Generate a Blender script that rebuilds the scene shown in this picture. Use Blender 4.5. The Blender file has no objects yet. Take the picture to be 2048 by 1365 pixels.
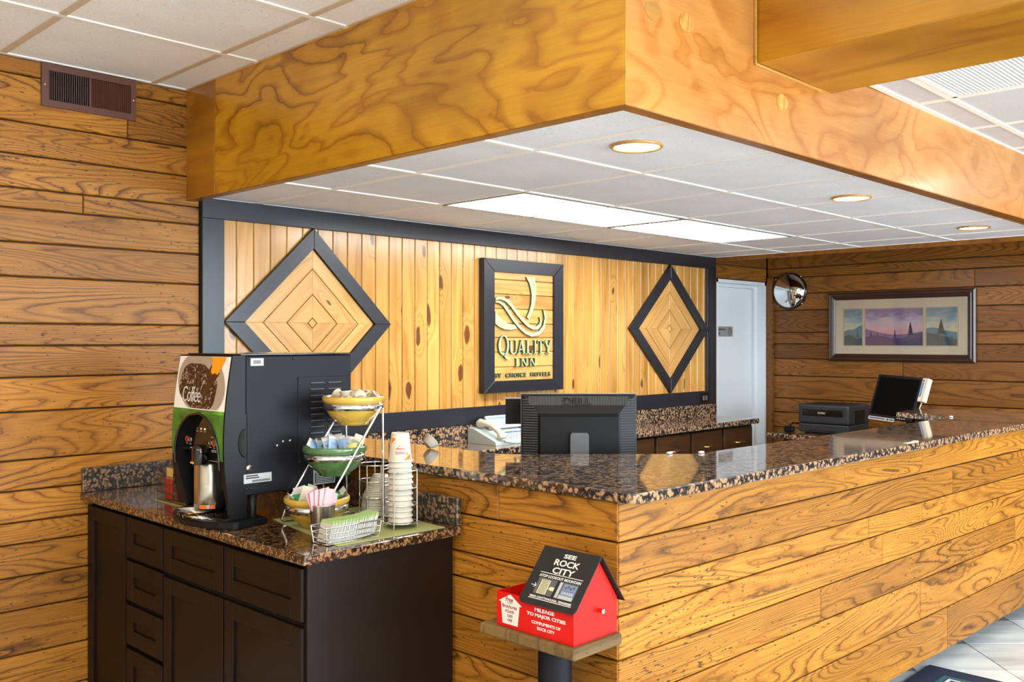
import bpy, bmesh, math, random
from mathutils import Vector, Matrix
random.seed(7)
PI = math.pi
S = bpy.context.scene
COL = S.collection

# ------------------------------------------------------------------ camera, world, lights, exposure
cam = bpy.data.objects.new('camera', bpy.data.cameras.new('camera'))
COL.objects.link(cam)
cam.location = (0, 0, 1.52)
cam.rotation_euler = (PI / 2, 0, math.radians(44.214 - 90))
cam.data.sensor_width = 36.0
cam.data.lens = 1876.79 / 2048 * 36.0
cam.data.clip_start = 0.05
S.camera = cam

world = bpy.data.worlds.new('daylight')
S.world = world
world.use_nodes = True
wb = world.node_tree.nodes['Background']
wb.inputs['Color'].default_value = (0.86, 0.93, 1.0, 1)
wb.inputs['Strength'].default_value = 1.5

def area_light(name, loc, target, sx, sy, power, color):
    L = bpy.data.lights.new(name, 'AREA')
    L.shape = 'RECTANGLE'; L.size = sx; L.size_y = sy; L.energy = power; L.color = color
    o = bpy.data.objects.new(name, L); COL.objects.link(o)
    o.location = loc
    d = Vector(target) - Vector(loc)
    o.rotation_euler = d.to_track_quat('-Z', 'Y').to_euler()
    return o
DAY = (0.74, 0.88, 1.0); WARM = (1.0, 0.82, 0.60); NEUT = (1.0, 0.95, 0.88)
# daylight entering through the lobby windows behind and to the right of the camera
for i, wx in enumerate((0.0, 2.4, 4.8)):
    area_light('window_daylight', (wx, -2.95, 1.6), (wx, 0, 0.7), 1.9, 1.8, (84, 118, 168)[i], DAY)
sun = bpy.data.objects.new('sun', bpy.data.lights.new('sun', 'SUN')); COL.objects.link(sun)
sun.data.energy = 5.5; sun.data.angle = 0.02; sun.data.color = (1.0, 0.96, 0.9)
sun.rotation_euler = Vector((-0.10, 0.76, -0.64)).to_track_quat('-Z', 'Y').to_euler()     # falls on the lobby floor inside the windows
# unseen lobby ceiling lamps, placed for general fill
for lx, ly, p in ((-0.9, 1.7, 30), (-0.3, -0.6, 34), (0.7, 0.6, 22)):
    area_light('lobby_fill_lamp', (lx, ly, 2.57), (lx, ly, 0), 1.1, 1.1, p, WARM)
area_light('lobby_fill_lamp', (5.9, 0.4, 2.41), (6.3, 0.9, 0), 1.1, 0.55, 30, NEUT)  # unseen extra lamp, added to brighten the dim end wall
area_light('lobby_fill_lamp', (4.6, -0.4, 2.41), (4.6, -0.4, 0), 1.1, 0.55, 26, NEUT)

S.view_settings.view_transform = 'Standard'
S.view_settings.look = 'None'
S.view_settings.gamma = 1.0
S.view_settings.use_curve_mapping = False
S.view_settings.exposure = 0.35
S.cycles.max_bounces = 8
S.cycles.diffuse_bounces = 5
S.cycles.glossy_bounces = 4
S.cycles.transmission_bounces = 6
S.cycles.sample_clamp_indirect = 6.0
S.cycles.caustics_reflective = False
S.cycles.caustics_refractive = False

# ------------------------------------------------------------------ materials
def srgb(r, g, b):
    f = lambda c: c / 12.92 if c <= 0.04045 else ((c + 0.055) / 1.055) ** 2.4
    return (f(r / 255), f(g / 255), f(b / 255), 1)

class NT:
    def __init__(s, name):
        s.m = bpy.data.materials.new(name); s.m.use_nodes = True
        s.t = s.m.node_tree; s.b = s.t.nodes['Principled BSDF']
    def n(s, typ, **kw):
        x = s.t.nodes.new(typ)
        for k, v in kw.items(): setattr(x, k, v)
        return x
    def put(s, sock, v):
        if v is None: return
        if hasattr(v, 'is_output') or isinstance(v, bpy.types.NodeSocket): s.t.links.new(v, sock)
        else: sock.default_value = v
    def math(s, op, a, b=None, c=None, clamp=False):
        x = s.n('ShaderNodeMath', operation=op, use_clamp=clamp)
        s.put(x.inputs[0], a); s.put(x.inputs[1], b); s.put(x.inputs[2], c)
        return x.outputs[0]
    def vmath(s, op, a, b=None):
        x = s.n('ShaderNodeVectorMath', operation=op)
        s.put(x.inputs[0], a); s.put(x.inputs[1], b)
        return x.outputs['Vector']
    def mix(s, fac, a, b, blend='MIX'):
        x = s.n('ShaderNodeMix', data_type='RGBA', blend_type=blend)
        s.put(x.inputs[0], fac); s.put(x.inputs[6], a); s.put(x.inputs[7], b)
        return x.outputs[2]
    def noise(s, vec, scale=1.0, detail=2.0, rough=0.5, dist=0.0):
        x = s.n('ShaderNodeTexNoise'); s.put(x.inputs['Vector'], vec)
        x.inputs['Scale'].default_value = scale; x.inputs['Detail'].default_value = detail
        x.inputs['Roughness'].default_value = rough; x.inputs['Distortion'].default_value = dist
        return x.outputs['Fac']
    def voro(s, vec, scale, feature='F1', out='Distance', rnd=1.0, dim='3D'):
        x = s.n('ShaderNodeTexVoronoi', feature=feature, voronoi_dimensions=dim); s.put(x.inputs['Vector'], vec)
        x.inputs['Scale'].default_value = scale; x.inputs['Randomness'].default_value = rnd
        return x.outputs[out]
    def ramp(s, fac, stops, interp='LINEAR'):
        x = s.n('ShaderNodeValToRGB'); s.put(x.inputs[0], fac)
        cr = x.color_ramp; cr.interpolation = interp
        while len(cr.elements) < len(stops): cr.elements.new(0.5)
        for e, (p, c) in zip(cr.elements, stops):
            e.position = p; e.color = c if len(c) == 4 else (*c, 1)
        return x.outputs[0]
    def bump(s, h, strength=0.3, dist=0.002):
        x = s.n('ShaderNodeBump'); x.inputs['Strength'].default_value = strength
        x.inputs['Distance'].default_value = dist; s.put(x.inputs['Height'], h)
        s.put(s.b.inputs['Normal'], x.outputs[0])
    def set(s, **kw):
        for k, v in kw.items(): s.put(s.b.inputs[k], v)
        return s.m
    def obj_coords(s, rnd=True):
        tc = s.n('ShaderNodeTexCoord').outputs['Object']
        if not rnd: return tc, None
        r = s.n('ShaderNodeObjectInfo').outputs['Random']
        c = s.n('ShaderNodeCombineXYZ')
        s.put(c.inputs[0], s.math('MULTIPLY', r, 53.0)); s.put(c.inputs[1], s.math('MULTIPLY', r, 31.0)); s.put(c.inputs[2], s.math('MULTIPLY', r, 71.0))
        return s.vmath('ADD', tc, c.outputs[0]), r

def plain(name, col, rough=0.5, metal=0.0, spec=0.5, grain=0.0, gscale=60, coat=0.0):
    k = NT(name)
    if grain:
        p, _ = k.obj_coords(False)
        n = k.noise(p, gscale, 3, 0.6)
        d = tuple(c * (1 - grain) for c in col[:3]) + (1,); l = tuple(min(1, c * (1 + grain)) for c in col[:3]) + (1,)
        k.set(**{'Base Color': k.mix(n, d, l)})
    else:
        k.set(**{'Base Color': col})
    k.set(Roughness=rough, Metallic=metal, **{'Specular IOR Level': spec, 'Coat Weight': coat})
    return k.m

def wood(name, light, mid, line, K=9.0, sx=0.75, sy=6.5, rough=0.34, marks=0.6, knots=0.0, lines=0.75, var=0.25, fibre=0.22, coat=0.15, warp=0.6, bump=0.35, spec=0.4):
    """planks: local X runs along the board, local Y across it"""
    k = NT(name); p, r = k.obj_coords()
    q = k.vmath('MULTIPLY', p, (sx, sy, 4.0))
    F = k.noise(q, 1.0, 1.6, 0.42, warp)
    wob = k.noise(k.vmath('MULTIPLY', p, (9, 30, 6)), 1.0, 2, 0.5)
    F = k.math('ADD', F, k.math('MULTIPLY', wob, 0.022))
    dark_knot = None
    if knots:
        kv = k.vmath('MULTIPLY', p, (2.3, 6.2, 1.0))
        kn_ = k.n('ShaderNodeTexNoise'); k.put(kn_.inputs['Vector'], k.vmath('MULTIPLY', p, (9, 22, 5))); kn_.inputs['Scale'].default_value = 1.0
        kv = k.vmath('ADD', kv, k.vmath('MULTIPLY', k.vmath('SUBTRACT', kn_.outputs['Color'], (0.5, 0.5, 0.5)), (0.16, 0.16, 0.0)))
        kd = k.voro(kv, 1.0, dim='2D')
        kc = k.n('ShaderNodeSeparateColor'); k.put(kc.inputs[0], k.voro(kv, 1.0, out='Color', dim='2D'))
        kd = k.math('ADD', k.math('DIVIDE', kd, k.math('ADD', 0.55, kc.outputs[1])), k.math('MULTIPLY', k.math('LESS_THAN', kc.outputs[0], 0.62), 5.0))
        pull = k.math('POWER', 2.718, k.math('MULTIPLY', k.math('MULTIPLY', kd, kd), -28.0))
        F = k.math('ADD', F, k.math('MULTIPLY', pull, 0.55))
        dark_knot = k.ramp(kd, [(0.0, (1, 1, 1)), (knots * 0.72, (1, 1, 1)), (knots, (0, 0, 0))])
    saw = k.math('FRACT', k.math('MULTIPLY', F, K))
    base = k.ramp(saw, [(0.0, mid), (0.5, light), (1.0, mid)])
    lm = k.ramp(saw, [(0.0, (1, 1, 1)), (0.10, (0.5, 0.5, 0.5)), (0.30, (0, 0, 0)), (0.92, (0, 0, 0)), (1.0, (1, 1, 1))])
    lstr = k.ramp(k.noise(k.vmath('MULTIPLY', p, (1.6, 9, 3)), 1.0, 2, 0.5), [(0.30, (0.12,) * 3), (0.68, (lines,) * 3)])
    base = k.mix(k.math('MULTIPLY', lm, lstr), base, line)
    fib = k.noise(k.vmath('MULTIPLY', p, (5, 260, 90)), 1.0, 2, 0.6)
    fr = k.ramp(fib, [(0.30, (1 - fibre,) * 3), (0.62, (1.04, 1.04, 1.04))])
    c = k.mix(1.0, base, fr, 'MULTIPLY')
    big = k.noise(k.vmath('MULTIPLY', p, (1.3, 3.0, 1.0)), 1.0, 2)
    c = k.mix(1.0, c, k.ramp(big, [(0.3, (0.80, 0.77, 0.74)), (0.7, (1.08, 1.07, 1.05))]), 'MULTIPLY')
    tone = k.ramp(r, [(0.0, (1 - var, 1 - var * 1.08, 1 - var * 1.2)), (0.5, (1, 1, 1)), (1.0, (1 + var * 0.5, 1 + var * 0.5, 1 + var * 0.4))])
    c = k.mix(1.0, c, tone, 'MULTIPLY')
    if marks:
        mk = k.noise(k.vmath('MULTIPLY', p, (34, 150, 60)), 1.0, 1.0, 0.5)
        reg = k.noise(k.vmath('MULTIPLY', p, (1.1, 4.5, 2)), 1.0, 1.0)
        thr = k.math('ADD', mk, k.math('MULTIPLY', reg, 0.28))
        mm = k.ramp(thr, [(0.835, (0, 0, 0)), (0.868, (1, 1, 1))])
        c = k.mix(k.math('MULTIPLY', mm, marks), c, srgb(58, 34, 14))
    if dark_knot is not None:
        c = k.mix(k.math('MULTIPLY', dark_knot, 0.9), c, srgb(84, 40, 18))
    k.set(**{'Base Color': c, 'Roughness': rough, 'Coat Weight': coat, 'Coat Roughness': 0.22, 'Specular IOR Level': spec})
    k.bump(k.math('ADD', k.math('MULTIPLY', saw, 0.5), fib), bump, 0.0012)
    return k.m

def plywood(name, light, mid, line, K=5.0, sx=1.1, sy=2.6, rough=0.28, lines=0.8):
    k = NT(name); p, r = k.obj_coords()
    F = k.noise(k.vmath('MULTIPLY', p, (sx, sy, 2.0)), 1.0, 2.2, 0.45, 1.1)
    F = k.math('ADD', F, k.math('MULTIPLY', k.noise(k.vmath('MULTIPLY', p, (11, 16, 6)), 1.0, 3, 0.6), 0.035))
    saw = k.math('FRACT', k.math('MULTIPLY', F, K))
    c = k.ramp(saw, [(0.0, mid), (0.35, light), (0.75, light), (1.0, mid)])
    lm = k.ramp(saw, [(0.0, (1, 1, 1)), (0.035, (0.6,) * 3), (0.30, (0, 0, 0)), (0.95, (0, 0, 0)), (1.0, (1, 1, 1))])
    lstr = k.ramp(k.noise(k.vmath('MULTIPLY', p, (0.9, 2.2, 2)), 1.0, 2, 0.5), [(0.36, (0.05,) * 3), (0.62, (lines,) * 3)])
    c = k.mix(k.math('MULTIPLY', lm, lstr), c, line)
    blot = k.noise(k.vmath('MULTIPLY', p, (2.2, 3.0, 2.0)), 1.0, 3, 0.55)
    c = k.mix(1.0, c, k.ramp(blot, [(0.32, (0.74, 0.70, 0.62)), (0.6, (1.05, 1.04, 1.02))]), 'MULTIPLY')
    fib = k.noise(k.vmath('MULTIPLY', p, (5, 120, 60)), 1.0, 2, 0.6)
    c = k.mix(1.0, c, k.ramp(fib, [(0.3, (0.9, 0.89, 0.87)), (0.65, (1.02, 1.02, 1.02))]), 'MULTIPLY')
    k.set(**{'Base Color': c, 'Roughness': rough, 'Coat Weight': 0.25, 'Coat Roughness': 0.15})
    return k.m

def granite(name, tan=(188, 144, 102), dark=(32, 28, 28), grey=(112, 100, 92), sc=42.0, rough=0.07, coat=0.5):
    k = NT(name); p, _ = k.obj_coords(False)
    wv = k.n('ShaderNodeTexNoise'); k.put(wv.inputs['Vector'], p); wv.inputs['Scale'].default_value = 55
    pw = k.vmath('ADD', p, k.vmath('SCALE', k.vmath('SUBTRACT', wv.outputs['Color'], (0.5, 0.5, 0.5)), None))
    pw.node.inputs[1].default_value = (0, 0, 0)
    sn = [n for n in k.t.nodes if n.type == 'VECT_MATH' and n.operation == 'SCALE'][0]; sn.inputs['Scale'].default_value = 0.02
    d = k.voro(pw, sc)
    vc = k.voro(pw, sc, out='Color')
    fine = k.noise(p, 420, 2, 0.7)
    d2 = k.math('ADD', d, k.math('MULTIPLY', k.math('SUBTRACT', fine, 0.5), 0.85))
    c = k.ramp(d2, [(0.0, srgb(*[int(v * 0.62) for v in tan])), (0.16, srgb(*tan)), (0.40, srgb(*[int(v * 0.84) for v in tan])), (0.52, srgb(*grey)), (0.60, srgb(*dark)), (1.0, srgb(*dark))])
    sep = k.n('ShaderNodeSeparateColor'); k.put(sep.inputs[0], vc)
    dk = k.ramp(sep.outputs[0], [(0.14, (1, 1, 1)), (0.18, (0, 0, 0))])
    c = k.mix(k.math('MULTIPLY', dk, 0.88), c, srgb(*dark))
    sp = k.ramp(k.noise(p, 260, 2, 0.6), [(0.62, (0, 0, 0)), (0.70, (1, 1, 1))])
    c = k.mix(k.math('MULTIPLY', sp, 0.35), c, srgb(205, 180, 150))
    k.set(**{'Base Color': c, 'Roughness': rough, 'Specular IOR Level': 0.75, 'IOR': 1.62, 'Coat Weight': coat, 'Coat Roughness': 0.03})
    return k.m

def tile_mat(name, col, pin=True, rough=0.85):
    k = NT(name); p, r = k.obj_coords()
    c = k.mix(1.0, col, k.ramp(k.noise(p, 5, 3), [(0.3, (0.95, 0.95, 0.95)), (0.7, (1.02, 1.02, 1.02))]), 'MULTIPLY')
    h = k.noise(p, 140, 3, 0.65)
    if pin:
        v = k.voro(p, 26.0)
        pn = k.ramp(v, [(0.05, (1, 1, 1)), (0.09, (0, 0, 0))])
        c = k.mix(k.math('MULTIPLY', pn, 0.55), c, srgb(110, 104, 98))
        c = k.mix(1.0, c, k.ramp(h, [(0.35, (0.9, 0.9, 0.9)), (0.6, (1.02, 1.02, 1.02))]), 'MULTIPLY')
    k.set(**{'Base Color': c, 'Roughness': rough})
    k.bump(h, 0.3, 0.002)
    return k.m

def emit(name, col, strength):
    k = NT(name)
    k.set(**{'Base Color': col, 'Emission Color': col, 'Emission Strength': strength, 'Roughness': 0.6})
    return k.m

def glass(name):
    """thin pane: clear with a Fresnel reflection"""
    k = NT(name); t = k.t
    tr = k.n('ShaderNodeBsdfTransparent'); gl = k.n('ShaderNodeBsdfGlossy'); gl.inputs['Roughness'].default_value = 0.02
    fr = k.n('ShaderNodeFresnel'); fr.inputs['IOR'].default_value = 1.45
    mx = k.n('ShaderNodeMixShader'); t.links.new(fr.outputs[0], mx.inputs[0]); t.links.new(tr.outputs[0], mx.inputs[1]); t.links.new(gl.outputs[0], mx.inputs[2])
    out = [n for n in t.nodes if n.type == 'OUTPUT_MATERIAL'][0]; t.links.new(mx.outputs[0], out.inputs[0]); t.nodes.remove(k.b)
    return k.m

M = {}
M['oak'] = wood('honey_stained_plank', srgb(182, 123, 42), srgb(168, 107, 28), srgb(66, 36, 8), K=34.0, sx=0.6, sy=4.4, marks=0.85, lines=1.0, coat=0.0, rough=0.47, fibre=0.30, spec=0.34)
M['oak_counter'] = M['oak']
M['oak_dark'] = wood('brown_stained_plank', srgb(140, 89, 30), srgb(125, 76, 21), srgb(56, 31, 8), K=30.0, sx=0.6, sy=4.4, lines=0.9, fibre=0.28, marks=0.5, rough=0.4)
M['oak_trim'] = wood('stained_trim', srgb(150, 96, 30), srgb(138, 82, 22), srgb(104, 58, 14), K=5.0, marks=0.1, var=0.08)
M['pine'] = wood('knotty_pine', srgb(202, 152, 80), srgb(192, 138, 65), srgb(158, 104, 42), K=6.5, sx=0.45, sy=7.0, rough=0.2, marks=0.05, knots=0.105, var=0.15, fibre=0.10, coat=0.6, warp=0.3, bump=0.12)
M['pine_inlay'] = wood('pine_inlay', srgb(206, 158, 92), srgb(196, 146, 78), srgb(168, 118, 56), K=5.0, sx=0.6, sy=7.0, rough=0.3, marks=0.05, knots=0.07, var=0.12, fibre=0.1, coat=0.3, warp=0.3, bump=0.12)
M['ply'] = plywood('varnished_plywood', srgb(206, 150, 28), srgb(190, 127, 16), srgb(100, 55, 6), K=11.0)
M['ply_plain'] = plywood('varnished_plywood_quiet', srgb(180, 126, 26), srgb(168, 110, 17), srgb(128, 72, 12), K=2.2, sx=0.7, sy=3.4)
M['ply_daylit'] = plywood('varnished_plywood_daylit', srgb(190, 130, 66), srgb(182, 116, 50), srgb(150, 88, 34), K=7.0, sx=1.6, sy=2.4, lines=0.55)  # same plywood, with the daylight wash put into its colour
M['granite'] = granite('brown_granite', sc=64.0)
M['granite_dark'] = granite('dark_brown_granite', tan=(150, 108, 66), dark=(20, 15, 12), grey=(88, 70, 54), sc=95.0, rough=0.10, coat=0.15)
M['granite_splash'] = granite('granite_backsplash', tan=(150, 116, 84), dark=(24, 20, 18), grey=(92, 76, 62), sc=80.0, rough=0.34, coat=0.0)
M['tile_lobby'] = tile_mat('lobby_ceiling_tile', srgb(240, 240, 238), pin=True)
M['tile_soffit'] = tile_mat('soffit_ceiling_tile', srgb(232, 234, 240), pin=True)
M['tile_right'] = tile_mat('ceiling_tile_toned_down', srgb(196, 196, 198), pin=True)  # white tile, darkened in its colour to offset strong bounce light
M['tbar'] = plain('white_ceiling_grid', srgb(240, 236, 230), 0.4)
M['tbar_tan'] = plain('cream_ceiling_grid', srgb(206, 186, 162), 0.45)
M['darkpaint'] = wood('black_brown_stained_board', srgb(34, 35, 42), srgb(30, 31, 37), srgb(24, 24, 28), K=3.0, rough=0.36, marks=0, var=0.06, fibre=0.15, coat=0.2, bump=0.15)
M['espresso'] = wood('espresso_cabinet', srgb(28, 16, 9), srgb(25, 14, 8), srgb(21, 11, 7), K=1.6, rough=0.45, marks=0, var=0.05, fibre=0.06, coat=0.03, spec=0.2, bump=0.05)
M['walnut'] = wood('dark_walnut_cabinet', srgb(74, 46, 24), srgb(64, 40, 20), srgb(46, 28, 14), K=4, rough=0.4, marks=0, var=0.1, fibre=0.25, coat=0.1)
M['backing'] = plain('dark_joint_backing', srgb(56, 32, 12), 0.8, grain=0.2)
M['void'] = plain('black_shadow_gap', srgb(14, 12, 11), 0.8)
M['white_paint'] = plain('white_gloss_paint', srgb(212, 216, 218), 0.35, grain=0.03, gscale=8)
M['wall_paint'] = plain('pale_wall_paint', srgb(226, 214, 196), 0.8, grain=0.04, gscale=6)
M['black_plastic'] = plain('black_plastic', srgb(15, 15, 17), 0.42, spec=0.22, grain=0.1, gscale=200)
M['black_gloss'] = plain('black_gloss_plastic', srgb(16, 15, 15), 0.12, coat=0.3)
M['black_satin'] = plain('black_powder_coated_metal', srgb(19, 19, 25), 0.5, spec=0.22, grain=0.05, gscale=300)
M['charcoal'] = plain('charcoal_plastic', srgb(36, 38, 43), 0.5, grain=0.06, gscale=200)
M['screen_black'] = plain('switched_off_screen', srgb(3, 3, 3), 0.5, spec=0.05)
M['chrome'] = plain('chrome', srgb(228, 228, 230), 0.08, 1.0)
M['steel'] = plain('brushed_steel', srgb(196, 190, 180), 0.24, 1.0, grain=0.08, gscale=90)
M['brass'] = plain('brass', srgb(226, 178, 92), 0.22, 1.0)
M['grey_plastic'] = plain('grey_plastic', srgb(88, 88, 90), 0.4)
M['brown_metal'] = plain('brown_enamelled_metal', srgb(98, 62, 52), 0.42, grain=0.1)
M['yellow'] = plain('yellow_glazed_stoneware', srgb(196, 158, 62), 0.16, coat=0.5, grain=0.04)
M['green'] = plain('green_glazed_stoneware', srgb(74, 108, 62), 0.16, coat=0.5, grain=0.08, gscale=25)
M['red'] = plain('red_enamelled_metal', srgb(205, 22, 14), 0.42, spec=0.3)
M['red_dark'] = plain('red_enamelled_metal_inside', srgb(150, 16, 20), 0.4)
M['paper'] = plain('white_paper', srgb(200, 198, 192), 0.7)
M['cream'] = plain('cream_paper', srgb(206, 196, 174), 0.7)
M['kraft'] = plain('kraft_packet', srgb(214, 176, 110), 0.55)
M['lime'] = plain('lime_paper', srgb(172, 174, 112), 0.6, grain=0.08, gscale=90)
M['palegreen'] = plain('pale_green_paper', srgb(162, 190, 128), 0.6)
M['blue_paper'] = plain('pale_blue_packet', srgb(140, 172, 206), 0.55)
M['yellow_paper'] = plain('yellow_packet', srgb(232, 218, 120), 0.55)
M['green_paper'] = plain('green_packet', srgb(64, 158, 102), 0.55)
M['pink_paper'] = plain('pink_packet', srgb(216, 166, 170), 0.6)
M['red_ink'] = plain('red_ink', srgb(206, 52, 44), 0.6)
M['dark_red_ink'] = plain('dark_red_ink', srgb(140, 40, 34), 0.6)
M['orange_ink'] = plain('orange_ink', srgb(244, 112, 20), 0.6)
M['amber_ink'] = plain('amber_ink', srgb(250, 160, 22), 0.6)
M['white_ink'] = plain('white_ink', srgb(216, 214, 208), 0.6)
M['cream_ink'] = plain('cream_ink', srgb(216, 208, 166), 0.6)
M['black_ink'] = plain('black_ink', srgb(26, 24, 24), 0.6)
M['silver_label'] = plain('silver_label', srgb(176, 176, 178), 0.35)
M['mint'] = plain('mint_gilded_letter', srgb(156, 182, 132), 0.3, grain=0.06, gscale=30, coat=0.3)
M['mint_edge'] = plain('dark_letter_edge', srgb(70, 84, 62), 0.45)
M['phone'] = plain('off_white_phone_plastic', srgb(176, 188, 184), 0.4)
M['phone_lcd'] = plain('grey_green_display', srgb(78, 104, 98), 0.2)
M['phone_blue'] = plain('blue_key', srgb(70, 120, 168), 0.4)
M['downlight'] = emit('lit_downlight_lens', (1.0, 0.90, 0.72, 1), 26.0)
M['fluorescent'] = emit('lit_fluorescent_diffuser', (0.95, 0.98, 1.0, 1), 15.0)
M['led_red'] = emit('red_indicator', (1, 0.12, 0.08, 1), 3.0)
M['led_green'] = emit('green_indicator', (0.5, 0.9, 0.2, 1), 1.5)
M['glass'] = glass('clear_glass')
M['plastic_cup'] = plain('ivory_paper_cup', srgb(204, 197, 182), 0.45)
M['rubber'] = plain('black_rubber', srgb(20, 20, 20), 0.7)
M['mirror'] = plain('mirror_dome', srgb(238, 240, 242), 0.01, 1.0)
M['frame_brown'] = plain('dark_brown_moulding', srgb(58, 34, 24), 0.36, grain=0.12, gscale=40, coat=0.08)
M['matboard'] = plain('cream_mat_board', srgb(246, 234, 212), 0.8)
M['gold_line'] = plain('gold_fillet', srgb(206, 152, 62), 0.4)
M['floor_tile'] = None

def floor_tile_mat():
    k = NT('grey_stone_tile'); p, r = k.obj_coords()
    n = k.noise(k.vmath('MULTIPLY', p, (2.2, 9, 3)), 1.0, 3, 0.55, 0.4)
    c = k.ramp(n, [(0.28, srgb(176, 178, 178)), (0.5, srgb(206, 208, 206)), (0.72, srgb(226, 226, 222))])
    c = k.mix(1.0, c, k.ramp(r, [(0, (0.9, 0.9, 0.9)), (1, (1.05, 1.05, 1.05))]), 'MULTIPLY')
    k.set(**{'Base Color': c, 'Roughness': 0.3, 'Specular IOR Level': 0.5})
    return k.m
M['floor_tile'] = floor_tile_mat()
M['grout'] = plain('grey_grout', srgb(128, 126, 122), 0.9, grain=0.1)

def coffee_mat():
    k = NT('printed_coffee_surface'); p, _ = k.obj_coords(False)
    n = k.noise(k.vmath('MULTIPLY', p, (40, 34, 46)), 1.0, 2.5, 0.55, 1.4)
    c = k.ramp(n, [(0.30, srgb(24, 14, 10)), (0.50, srgb(58, 36, 24)), (0.58, srgb(104, 78, 62)), (0.63, srgb(206, 186, 172)), (0.67, srgb(70, 46, 34))])
    k.set(**{'Base Color': c, 'Roughness': 0.25})
    return k.m
M['coffee_print'] = coffee_mat()
def green_mat():
    k = NT('printed_green_panel'); p, _ = k.obj_coords(False)
    n = k.noise(k.vmath('MULTIPLY', p, (8, 6, 5)), 1.0, 2, 0.5, 0.8)
    c = k.ramp(n, [(0.3, srgb(22, 70, 22)), (0.5, srgb(46, 120, 40)), (0.66, srgb(84, 170, 50)), (0.75, srgb(150, 214, 60))])
    k.set(**{'Base Color': c, 'Roughness': 0.15, 'Coat Weight': 0.4}); return k.m
M['green_print'] = green_mat()
def sky_print(name, stops, sc=(9, 9, 26)):
    k = NT(name); p, _ = k.obj_coords(False)
    sp = k.n('ShaderNodeSeparateXYZ'); k.put(sp.inputs[0], p)
    n = k.noise(k.vmath('MULTIPLY', p, sc), 1.0, 3, 0.55)
    h = k.math('ADD', k.math('MULTIPLY', sp.outputs[2], 3.2), k.math('MULTIPLY', k.math('SUBTRACT', n, 0.5), 0.6))
    c = k.ramp(h, [(a, srgb(*b)) for a, b in stops]); k.set(**{'Base Color': c, 'Roughness': 0.6}); return k.m
M['sky_teal'] = sky_print('print_sky_teal', [(0.10, (226, 220, 178)), (0.40, (240, 236, 206)), (0.6, (176, 206, 214)), (0.8, (130, 164, 186))])
M['sky_mauve'] = sky_print('print_sky_mauve', [(0.25, (240, 176, 190)), (0.42, (236, 196, 214)), (0.58, (222, 206, 232)), (0.78, (150, 134, 186))])
M['hill_teal'] = plain('print_hill_teal', srgb(104, 150, 172), 0.6, grain=0.15, gscale=20)
M['hill_teal_dark'] = plain('print_hill_teal_dark', srgb(62, 92, 108), 0.6, grain=0.2, gscale=30)
M['hill_mauve'] = plain('print_hill_mauve', srgb(138, 112, 176), 0.6, grain=0.15, gscale=20)
M['hill_mauve_dark'] = plain('print_hill_mauve_dark', srgb(78, 64, 122), 0.6, grain=0.2, gscale=30)
M['rug_navy'] = plain('navy_rug_pile', srgb(22, 28, 52), 0.95, grain=0.35, gscale=400)
M['rug_teal'] = plain('teal_rug_pile', srgb(40, 84, 96), 0.95, grain=0.3, gscale=400)
M['rug_cream'] = plain('cream_rug_pile', srgb(196, 200, 190), 0.95, grain=0.3, gscale=400)
M['weathered'] = wood('weathered_board', srgb(126, 100, 58), srgb(108, 84, 48), srgb(60, 46, 28), K=7, rough=0.6, marks=0.5, var=0.05, coat=0)
def ribbed_lens():
    k = NT('ribbed_prismatic_lens'); p, _ = k.obj_coords(False)
    k.set(**{'Base Color': srgb(206, 204, 202), 'Roughness': 0.35}); return k.m
M['lens'] = ribbed_lens()

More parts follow.
